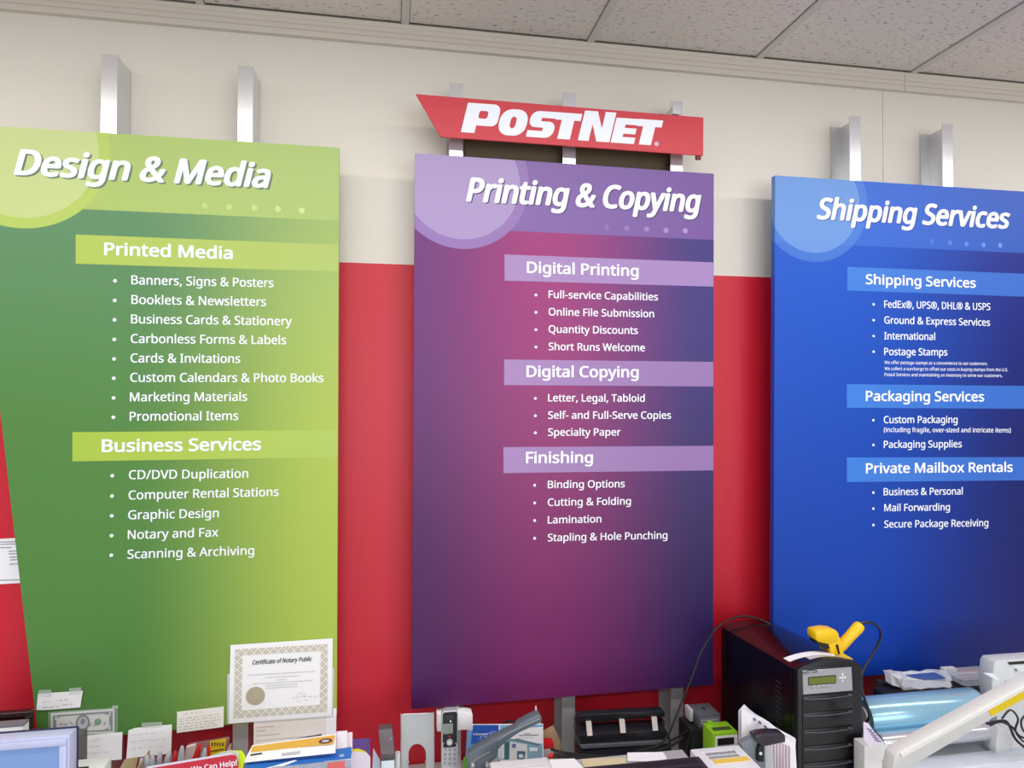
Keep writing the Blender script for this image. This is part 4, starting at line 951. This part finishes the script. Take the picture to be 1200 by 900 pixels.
# cables
def cable(pts, label, r=.0028, group='loose black cables on the worktop'):
    return tag(obj('cable', MB().tube([at(*p) for p in pts], r, n=8, sub=5), CABLE), label, 'cable', group)
cable([(736, 884, -.15), (748, 881, -.155), (768, 874.5, -.16), (780, 866, -.16), (788, 850, -.15), (800, 820, -.12), (810, 796, -.09), (820, 768, -.07), (830, 750, -.06), (840, 736, -.03), (852, 728, -.02), (866, 722.5, -.02), (880, 723, -.025), (893, 727, -.035), (903, 732, -.05), (909, 736, -.07)], 'long black cable arching up over the top of the duplicator', .0032)
cable([(783, 869, -.15), (790, 866, -.15), (802, 859, -.14), (812, 852, -.12), (820, 849, -.08)], 'black cable from the power adapter toward the hole punch', .0034)
cable([(803, 890, -.29), (805, 873, -.22), (809, 862, -.18), (816, 853, -.15)], 'black cable dropping behind the white printer', .003)
cable([(646, 878, -.17), (656, 881, -.19), (680, 884.5, -.19), (710, 886, -.19), (740, 885.5, -.19), (770, 880, -.18), (790, 872, -.17), (800, 864, -.16)], 'thick black cable lying along the foot of the hole punch', .0038)
cable([(648, 885, -.2), (660, 886, -.21), (682, 888, -.21), (700, 886.5, -.21)], 'short black cable by the red clip and middle post', .005)

# ================================================================ disc duplicator tower
YF, YBK = -.42, .0
ZX = 936
XL = at(934.8, 790, YF).x; XR = at(1010.5, 790, YF).x; ZS = zpx(786, YF)+.002
t = thing('disc_duplicator', ((XL+XR)/2, (YF+YBK)/2, TOP), 'black disc duplicator tower with a silver control panel and drive bays', 'duplicator')
RISE = .022
def arch_prof(y, x0, x1, zs, rise, zb, n=14):
    return [Vector((x0, y, zb))]+[Vector((x0+(x1-x0)*i/n, y, zs+rise*math.sin(math.pi*i/n)**.8)) for i in range(n+1)]+[Vector((x1, y, zb))]
DUP = mat('duplicator_black', (11, 12, 20), .22, var=.2, scale=8)
DUPT = mat('duplicator_top', (16, 14, 20), .16, var=.2)
A0 = arch_prof(YF+.02, XL, XR, ZS-.004, RISE-.004, TOP); A1 = arch_prof(YBK, XL, XR, ZS-.028, RISE-.004, TOP); n_ = len(A0)
obj('case', MB().add(A0+A1, [tuple(range(n_)), tuple(range(2*n_-1, n_-1, -1))]+[(i, (i+1) % n_, n_+(i+1) % n_, n_+i) for i in range(n_)]), DUPT, t)
obj('side_panel', MB().prism([Vector((XL, YF+.03, TOP+.01)), Vector((XL, YF+.03, ZS-.012)), Vector((XL, YBK-.005, ZS-.036)), Vector((XL, YBK-.005, TOP+.01))], (-.0015, 0, 0)), DUP, t, bevel=.0005, seg=1)
obj('front_bezel', MB().prism(arch_prof(YF, XL, XR, ZS, RISE, TOP), (0, .022, 0)), BLACK, t, bevel=.003)
ZX = 968
fx0, fx1 = at(940.5, 800, YF).x, at(998, 800, YF).x
for i in range(11):
    z = zpx(800+i*6, YF+.09, 909)
    obj('vent_slit', MB().box(XL-.0025, XL-.001, YF+.075, YF+.102, z, z+.005), mat('slit_grey', (40, 40, 46), .5), t)
zt, zb_ = zpx(783.5, YF), zpx(811, YF)
obj('control_panel', MB().prism([Vector((fx0, YF-.004, zb_)), Vector((fx1, YF-.004, zb_)), Vector((fx1-.003, YF-.004, zt)), Vector((fx0-.002, YF-.004, zt))], (0, .004, 0)), mat('panel_silver', (176, 178, 184), .3, .4), t, bevel=.0006, seg=1)
a, b = at(946.5, 801, YF), at(978, 798.5, YF)
obj('display_frame', MB().box(a.x-.001, b.x+.001, YF-.0055, YF-.003, zpx(800.6, YF), zpx(791, YF)), mat('lcd_frame', (60, 68, 40), .4), t)
obj('display', MB().box(a.x+.001, b.x-.001, YF-.006, YF-.003, zpx(799.4, YF), zpx(792.2, YF)), mat('lcd_green', (104, 118, 44), .3), t)
obj('logo_arc', MB().tube([at(x, y, YF-.0048) for x, y in ((940.5, 789.5), (944, 787), (950, 785.6), (955.5, 785.3), (957.5, 786.6), (956, 788.2))], .0008, n=5, sub=4), NAVY, t)
lettering(t, 'Microboards', (942, 790.2), (955, 788.4), 1.9, NAVY, YF-.0042, .03) if 0 else scribble(t, (942, 789.6), (955.5, 788), NAVY, YF-.0044, .7, r=.0006, name='logo_print')
c = at(987, 794, YF-.004)
for dx, dz in ((-.0075, 0), (.0075, 0), (0, .0085), (0, -.0085), (0, 0)):
    cc = c+Vector((dx, 0, dz)); obj('button', MB().cyl(cc+Vector((0, -.002, 0)), cc, .0034, n=4 if dx or dz else 12), OFFW, t)
for i, x in enumerate((954, 959.5, 965, 972)):
    c = at(x, 803.5-i*.2, YF-.004); obj('indicator_lamp', MB().cyl(c+Vector((0, -.0012, 0)), c, .0018, n=10), OFFW, t)
scribble(t, (950, 807), (976, 804.5), INK, YF-.0044, .4, r=.0003, name='panel_print')
BAY = mat('bay_black', (15, 15, 19), .3); pitch = 19.6
for i in range(8):
    y0 = 813.5+i*pitch; z1 = zpx(y0, YF); z0 = zpx(y0+pitch-1.6, YF)
    if z0 < TOP+.01: break
    by_ = obj('drive_bay', MB().box(fx0-.001, fx1+.002, YF-.003, YF+.002, z0, z1), BAY, t, bevel=.0012)
    n = 8; arc = [Vector((fx0+.002+(fx1-fx0-.004)*q/n, YF-.0045, z1-.006-.0035*math.sin(math.pi*q/n))) for q in range(n+1)]
    obj('disc_tray', MB().tube(arc, .0011, n=6, sub=2), mat('tray_edge', (86, 88, 96), .25), by_)
    obj('eject_button', MB().box(fx1-.014, fx1-.004, YF-.005, YF-.003, z1-.0045, z1-.0018), mat('tray_button', (70, 72, 80), .3), by_)
# labels on its top
def on_arch(name, u0, u1, y0, y1, m, parent, n=8):
    mb = MB(); vs = []; 
    for y in (y0, y1):
        for i in range(n+1):
            u = u0+(u1-u0)*i/n; vs.append(Vector((XL+(XR-XL)*u, y, ZS-.004-.024*(y-YF-.02)/(YBK-YF-.02)+(RISE-.004)*math.sin(math.pi*u)**.8+.0008)))
    vs += [v+Vector((0, 0, .0005)) for v in vs]; k = 2*(n+1)
    fs = [(i, i+1, n+2+i, n+1+i) for i in range(n)]+[(k+i, k+n+1+i, k+n+2+i, k+i+1) for i in range(n)]
    fs += [(i, k+i, k+i+1, i+1) for i in range(n)]+[(n+1+i, n+2+i, k+n+2+i, k+n+1+i) for i in range(n)]+[(0, n+1, k+n+1, k), (n, k+n, k+2*n+1, 2*n+1)]
    return obj(name, mb.add(vs, fs), m, parent)
on_arch('sticker', .06, .80, YF+.055, YF+.085, PAPER, t)
on_arch('sticker', .30, .84, YF+.030, YF+.054, LGREY, t)
obj('yellow_tape', MB().box(XR-.03, XR-.006, YF+.03, YF+.14, ZS+.000, ZS+.0062), mat('tape_yellow', (206, 176, 60), .5), t)

# yellow tool on top
Y = -.335
zr = ZS+RISE
t = thing('label_gun', at(981, 771, Y), 'yellow hand held scanner gun lying on top of the duplicator', 'scanner')
obj('handle', MB().lathe(at(983, 760, Y), at(1009, 731.5, Y-.005), [(0, .013), (.1, .0150), (.5, .0145), (.85, .0160), (.95, .0145), (1, .010)], n=18), YEL, t)
obj('head', MB().prism([at(x, y, Y-.02) for x, y in ((955.5, 742.5), (957, 740), (969, 737.8), (980, 738.6), (983.5, 743), (983, 751), (972, 755.5), (959, 752.5), (956, 749))], (0, .04, 0)), YEL, t, bevel=.004)
obj('head_window', MB().prism([at(x, y, Y-.017) for x, y in ((957, 752), (972, 755.6), (973, 760), (967, 761), (957.5, 755))], (0, .034, 0)), BLACKM, t, bevel=.001)
obj('trigger_body', MB().prism([at(x, y, Y-.018) for x, y in ((970, 753), (984, 746), (988.5, 758), (989, 771), (984, 772.5), (975, 767))], (0, .036, 0)), YEL, t, bevel=.003)
obj('grip_label', plate([(979.5, 756, Y-.0195), (982, 755, Y-.0195), (985, 768, Y-.0195), (983, 769, Y-.0195)], .001), BLACK, t)
obj('cord_sleeve', MB().lathe(at(1007, 731, Y-.004), at(1016, 728.4, Y-.004), [(0, .0055), (1, .0035)], n=10), BLACK, t)
cable([(1014, 729, -.34), (1023, 730.5, -.34), (1031, 738, -.335), (1031, 750, -.33), (1022, 768, -.33), (1012, 785, -.34), (1008.8, 800, -.36), (1013, 818, -.39), (1018, 832, -.40), (1018, 842, -.40), (1014, 848, -.38)], 'black coiled lead hanging from the yellow gun down to the film roll', .0034)

# ================================================================ stack of papers in a clip holder
Y = -.455
t = thing('paper_stack', (at(895, 0, Y).x, Y, TOP), 'curled stack of printed white sheets standing left of the duplicator', 'papers')
SH = mat('sheet_white', (240, 238, 244), .8, var=.02)
def sheet(i):
    top_ = [(865.5+i*1.1, 833+i*.8), (869, 829), (872.3+i*.6, 825.5+i*1.6), (878, 831+i), (885, 836.5+i), (893, 841+i), (901, 846+i*1.2), (909, 852.5+i), (919, 858+i), (929.5+i*.8, 863.5+i*1.5)]
    n = len(top_); vs = []
    for r in range(6):
        for j, (x, y) in enumerate(top_):
            yy = Y+.03-i*.004+.010*math.sin(j*.8+i*.5)-.003*r
            p = at(x+(r*.5 if j == n-1 else 0)*(1 if i < 3 else -.5), y, yy); z = p.z+(TOP-p.z)*r/5
            vs.append(Vector((p.x+(.004*math.sin(r*1.3+i) if j == n-1 else 0), yy, z)))
    fs = [(r*n+j, r*n+j+1, (r+1)*n+j+1, (r+1)*n+j) for r in range(5) for j in range(n-1)]
    k = len(vs); vs += [v+Vector((0, .0008, 0)) for v in vs]; fs += [tuple(q+k for q in f[::-1]) for f in fs]
    rim_ = [j for j in range(n)]+[r*n+n-1 for r in range(1, 6)]+[5*n+j for j in range(n-2, -1, -1)]+[r*n for r in range(4, 0, -1)]
    fs += [(rim_[q], rim_[(q+1) % len(rim_)], rim_[(q+1) % len(rim_)]+k, rim_[q]+k) for q in range(len(rim_))]
    return MB().add(vs, fs)
for i in range(6): obj('sheet', sheet(i), SH, t)
for i in range(7):
    x = 904+i*3.6; obj('print_line', plate([(x, 866+i*1.5, Y-.003), (x+.5, 866+i*1.5, Y-.003), (x+.5, 905, Y-.003), (x, 905, Y-.003)], .008), mat('rose_print', (218, 200, 208), .7), t)
for x, y in ((884, 842), (890.5, 846), (897, 851), (902.5, 856)):
    obj('print_mark', plate([(x, y, Y-.003), (x+2, y+.6, Y-.003), (x+2, y+3.4, Y-.003), (x, y+2.8, Y-.003)], .008), mat('mark_lilac', (120, 116, 146), .7), t)
Y = -.49
t = thing('clip_holder', (at(890, 0, Y).x, Y, TOP), 'grey holder with a black rounded clip in front of the paper stack', 'holder')
obj('side_plate', MB().prism([at(868, 873, Y), at(887, 861.5, Y), at(897, 870, Y), at(896.5, 905, Y), at(886, 905, Y)], (0, .02, 0)), MGREY, t, bevel=.002)
obj('clip', MB().prism([at(x, y, Y-.02) for x, y in ((884, 863), (892, 860.5), (905, 859.3), (917, 859.8), (921, 862), (921, 870.5), (912, 872), (898, 875), (892, 874.5), (887, 869))], (0, .03, 0)), mat('clip_black', (46, 40, 48), .3), t, bevel=.004)
obj('hinge', MB().prism([at(x, y, Y-.012) for x, y in ((890.5, 874), (895.5, 874), (895.5, 893), (888.5, 893), (888.5, 880))], (0, .015, 0)), BLACKM, t, bevel=.0015)
obj('spring', MB().cyl(at(891.5, 883, Y-.014), at(891.5, 883, Y-.010), .004, n=12), SILVER, t)
a, b = at(884, 0, Y), at(902, 0, Y); obj('foot', MB().box(a.x, b.x, Y-.02, Y+.03, TOP, zpx(903, Y)), MGREY, t, bevel=.002)
obj('divider', MB().prism([at(897, 873, Y+.022), at(906, 876, Y+.022), at(907, 905, Y+.022), at(897, 905, Y+.022)], (0, .003, 0)), LGREY, t)

# ================================================================ laminator with film rolls
t = thing('laminator', (at(1095, 0, -.4).x, -.4, TOP), 'white roll laminator with a blue film roll and a silver roller', 'laminator')
BF = mat('blue_film', (146, 190, 214), .2, .35, var=.08, scale=6, bump=.05)
BF2 = mat('pale_blue_film', (150, 200, 222), .2, .2)
def roll(xl, yl, xr, yr, Y, r, m, name, prof=None):
    a, b = at(xl, yl, Y), at(xr, yr, Y); z = (a.z+b.z)/2; a.z = b.z = z
    return obj(name, MB().lathe(a, b, prof(r) if prof else [(0, r*.96), (.01, r), (.99, r), (1, r*.96)], n=36), m, t), a, b, z
ro, a, b, z = roll(1010, 838, 1141, 829, -.345, .0505, BF, 'blue_film_roll')
obj('film_end', MB().lathe((b.x, b.y, z), (b.x+.020, b.y, z), [(0, .051), (.4, .047), (.8, .034), (1, .026)], n=28), CLEAR, t)
obj('roll_core', MB().cyl((a.x-.004, a.y, z), (a.x, a.y, z), .028, n=20), OFFW, t)
rs, a2, b2, z2 = roll(1031, 868, 1170, 858, -.435, .021, mat('silver_roller', (196, 198, 206), .22, .5), 'silver_roller')
ZX = 1100
zb_ = zpx(882, -.435)
obj('film_web', MB().prism([Vector((a.x+.014, a.y-.040, z-.022)), Vector((b.x-.005, b.y-.040, z-.022)), Vector((b2.x-.03, b2.y+.014, z2+.015)), Vector((a2.x+.004, a2.y+.014, z2+.015))], (0, .001, -.002)), BF2, t)
obj('end_bracket', MB().prism([at(x, y, -.47) for x, y in ((1167, 874), (1170, 852), (1180, 855), (1187, 861), (1187, 874), (1180, 882), (1168, 884))], (0, .05, 0)), LGREY, t, bevel=.002)
x0, x1 = XR+.006, at(1215, 0, -.45).x
obj('body', MB().prism([Vector((x0, -.52, TOP)), Vector((x0, -.515, zb_-.03)), Vector((x0, -.49, zb_-.008)), Vector((x0, -.40, zb_)), Vector((x0, -.29, zb_-.03)), Vector((x0, -.29, TOP))], (x1-x0, 0, 0)), mat('laminator_white', (206, 207, 210), .4), t, bevel=.004)
a3 = at(1013, 873, -.475); b3 = at(1046, 873, -.475)
obj('side_housing', MB().prism([at(x, y, -.475) for x, y in ((1013, 874), (1040, 872.5), (1047, 879), (1050, 884))]+[Vector((at(1050, 0, -.475).x, -.475, TOP)), Vector((a3.x, -.475, TOP))], (0, .042, 0)), mat('housing_white', (206, 205, 204), .45), t, bevel=.002)
# clear curved cover
mb = MB(); xa, xb = at(1052, 0, -.47).x, at(1208, 0, -.47).x; nn = 10; arcp = []
for i in range(nn+1):
    q = math.radians(5+150*i/nn); arcp.append((-.482-.040*math.cos(q), zb_-.012+.022*math.sin(q)))
vs = [Vector((x, y, z_)) for x in (xa, xb) for y, z_ in arcp]; vs += [Vector((x, y*1.0+.002, z_-.002)) for x in (xa, xb) for y, z_ in arcp]; k = 2*(nn+1)
fs = [(i, i+1, nn+2+i, nn+1+i) for i in range(nn)]; fs += [tuple(q+k for q in f[::-1]) for f in fs]
fs += [(0, nn+1, nn+1+k, k), (nn, nn+k, 2*nn+1+k, 2*nn+1)]+[(i, i+k, i+1+k, i+1) for i in range(nn)]+[(nn+1+i, nn+2+i, nn+2+i+k, nn+1+i+k) for i in range(nn)]
obj('clear_cover', mb.add(vs, fs), mat('clear_cover', (214, 222, 232), .1, alpha=.4), t)
# cutter arm
ZX = 1060
Y = -.82
t = thing('cutter_arm', (at(1060, 0, Y).x, Y, TOP), 'pale grey paper cutter arm with a yellow stripe crossing the lower right corner', 'cutter')
obj('arm', MB().prism([at(x, y, Y) for x, y in ((1045, 905), (1049, 886), (1056, 880), (1200, 801), (1250, 773.5), (1254, 793), (1164, 842), (1058, 905))], (0, .03, 0)), mat('arm_grey', (204, 204, 202), .4), t, bevel=.003)
obj('arm_ridge', MB().prism([at(x, y, Y-.004) for x, y in ((1056, 884), (1200, 805.5), (1250, 778), (1251, 781.5), (1201, 809), (1057, 888))], (0, .004, 0)), mat('arm_light', (226, 226, 224), .35), t)
obj('yellow_stripe', MB().prism([at(x, y, Y-.0015) for x, y in ((1158, 831.5), (1200, 808.5), (1251, 781.5), (1252, 790.5), (1200, 819), (1162, 839.5))], (0, .002, 0)), mat('stripe_yellow', (224, 196, 0), .45), t)
a = at(1052, 0, Y); obj('pivot_post', MB().box(a.x-.015, a.x+.02, Y+.001, Y+.04, TOP, zpx(900, Y)), LGREY, t, bevel=.003)

# pale strip paper with purple lines left of the roll
t = thing('ribbon_paper', (at(1022, 0, -.45).x, -.45, zpx(873, -.45)), 'crumpled white strip with purple lines beside the duplicator', 'paper')
P = [(1012, 846), (1018, 848), (1024, 857), (1032, 866), (1036, 872), (1018, 874), (1012.5, 868)]
obj('strip', plate([(x, y, -.49) for x, y in P], .002), mat('strip_lilac', (214, 206, 224), .7), t, smooth=False)
for i in range(5): obj('stripe', plate([(1016+i*2.2, 853+i*3.3, -.4906), (1022+i*2.6, 855.5+i*3.3, -.4906), (1022+i*2.6, 856.9+i*3.3, -.4906), (1016+i*2.2, 854.4+i*3.3, -.4906)], .0006), mat('stripe_violet', (104, 88, 140), .7), t)

# ================================================================ behind the roll
Y = -.10
ZX = 1080
za = zpx(811, -.16)
a, b = at(1034, 0, -.16), at(1170, 0, -.16)
t = thing('desk_organizer', ((a.x+b.x)/2, -.1, TOP), 'black desk organizer behind the blue film roll', 'organizer')
obj('case', MB().box(a.x, b.x, -.16, -.10, TOP, za), BLACKM, t, bevel=.003)
obj('back_lip', MB().prism([at(1034, 801, -.06), at(1038, 800.5, -.06), at(1062, 811, -.06), at(1034, 812, -.06)], (0, .03, 0)), mat('lip_dark', (58, 52, 50), .5), t)
t = thing('wrapped_box', at(1082, 810, -.13), 'white box in crinkled clear film behind the blue film roll', 'box')
x0, x1 = at(1046, 0, -.13).x, at(1116, 0, -.13).x
obj('box_body', MB().prism([at(1052, 795, -.13), at(1081, 798, -.15), at(1113, 795.5, -.14), at(1118, 808, -.14), at(1060, 811, -.14)], (0, .07, 0)), OFFW, t, bevel=.002)
obj('lid_flap', MB().prism([at(1044, 790, -.10), at(1052, 789, -.10), at(1062, 808, -.13), at(1046, 803, -.13)], (0, .03, 0)), LGREY, t)
obj('blue_label', MB().prism([at(1062, 791, -.12), at(1096, 788, -.12), at(1110, 795, -.148), at(1084, 796.5, -.148)], (0, .002, 0)), mat('label_blue', (64, 92, 160), .5), t)
mb = MB(); G_ = 7; vs = []
for i in range(G_):
    for j in range(G_):
        p = at(1058+9.5*i, 786+3.4*j, -.10-.012*j); vs.append(p+Vector((0, random.uniform(-.006, .006), random.uniform(-.003, .003))))
fs = [(i*G_+j, i*G_+j+1, (i+1)*G_+j+1, (i+1)*G_+j) for i in range(G_-1) for j in range(G_-1)]
k = len(vs); mb.add(vs+[v+Vector((0, .0006, 0)) for v in vs], fs+[tuple(q+k for q in f[::-1]) for f in fs])
obj('film_wrap', mb, mat('film_wrap', (226, 232, 244), .12, alpha=.35), t, smooth=False)
tag(obj('upright_board', plate([(1107, 784, -.045), (1121.5, 783, -.045), (1122, 812, -.045), (1107, 812, -.045)], .02), OFFW, bevel=.001), 'narrow white upright board behind the wrapped box', 'board')
ZX = 1143
for i, (x0, x1, y0) in enumerate(((1124, 1160, 789), (1128, 1163, 796), (1132, 1163, 803))):
    Y = -.15; a, b = at(x0, y0, Y), at(x1, y0, Y); zt = zpx(y0, Y); zl = zpx(y0+6.2, Y)
    t = thing('clear_tray', ((a.x+b.x)/2, Y+.05, zl), 'clear plastic tray, %s of the stack left of the grey machine' % ('top', 'middle', 'bottom')[i], 'tray', 'stack of clear trays')
    obj('tray_walls', MB().box(a.x, b.x, Y, Y+.002, zl, zt).box(a.x, a.x+.002, Y+.002, Y+.05, zl, zt).box(b.x-.002, b.x, Y+.002, Y+.05, zl, zt).box(a.x, b.x, Y+.048, Y+.05, zl, zt), CLEAR, t)
    obj('tray_floor', MB().box(a.x, b.x, Y, Y+.05, zl, zl+.0015), CLEAR, t)
    obj('tray_rim', MB().tube([Vector((a.x, Y+.045, zt)), Vector((a.x, Y, zt)), Vector((b.x, Y, zt)), Vector((b.x, Y+.045, zt))], .0012, n=5, sub=1), mat('rim_clear', (206, 212, 222), .2), t)

# grey machine at the right edge
Y = -.33
t = thing('grey_machine', (at(1190, 0, Y).x, Y, TOP), 'light grey office machine with screws and a top slot at the right edge', 'machine')
GMM = mat('machine_grey', (196, 200, 202), .45)
x1 = at(1290, 0, Y).x
side = [(1162.5, 803), (1165, 779), (1168, 774.5), (1290, 766), (1290, 905), (1170, 905), (1168, 830), (1164, 815)]
obj('housing', MB().prism([at(x, y, Y) for x, y in side], (0, .05, 0)), GMM, t, bevel=.004)
obj('top_slot', MB().prism([at(x, y, Y-.0015) for x, y in ((1181, 776), (1290, 768.5), (1290, 772), (1183, 779))], (0, .003, 0)), BLACKM, t)
obj('top_recess', MB().prism([at(x, y, Y-.001) for x, y in ((1185, 780), (1290, 773.5), (1290, 804), (1200, 790))], (0, .002, 0)), mat('machine_light', (212, 215, 217), .45), t)
for x, y in ((1190.5, 785), (1179, 799.5), (1175, 811.5)):
    c = at(x, y, Y-.002); obj('screw', MB().cyl(c+Vector((0, -.002, 0)), c, .0036, n=12), MGREY, t)
lab = plate([(1152, 788.6, Y-.02), (1163, 789, Y-.02), (1171, 796, Y-.02), (1168, 797, Y-.02)], .001)
tag(obj('clear_tab', lab, mat('tab_white', (228, 230, 236), .3), smooth=False), 'small white plastic tab beside the grey machine', 'tab')
GC = 'tangled black cables below the grey machine'
cable([(1160, 850, -.50), (1172, 846, -.50), (1186, 852, -.51), (1194, 862, -.51), (1204, 866, -.51)], 'black cable, topmost loop of the tangle at the right edge', .003, GC)
cable([(1174, 842, -.50), (1184, 832, -.50), (1193, 842, -.51), (1190, 856, -.51), (1198, 868, -.51), (1208, 872, -.51)], 'black cable rising highest in the tangle at the right edge', .0026, GC)
cable([(1156, 848, -.50), (1166, 846, -.50), (1180, 846, -.50), (1190, 866, -.52), (1206, 880, -.52)], 'black cable, lowest strand of the tangle at the right edge', .0034, GC)
cable([(1206, 834, -.50), (1197, 844, -.505), (1199, 856, -.51), (1208, 862, -.51)], 'short black cable at the far right edge of the tangle', .0026, GC)
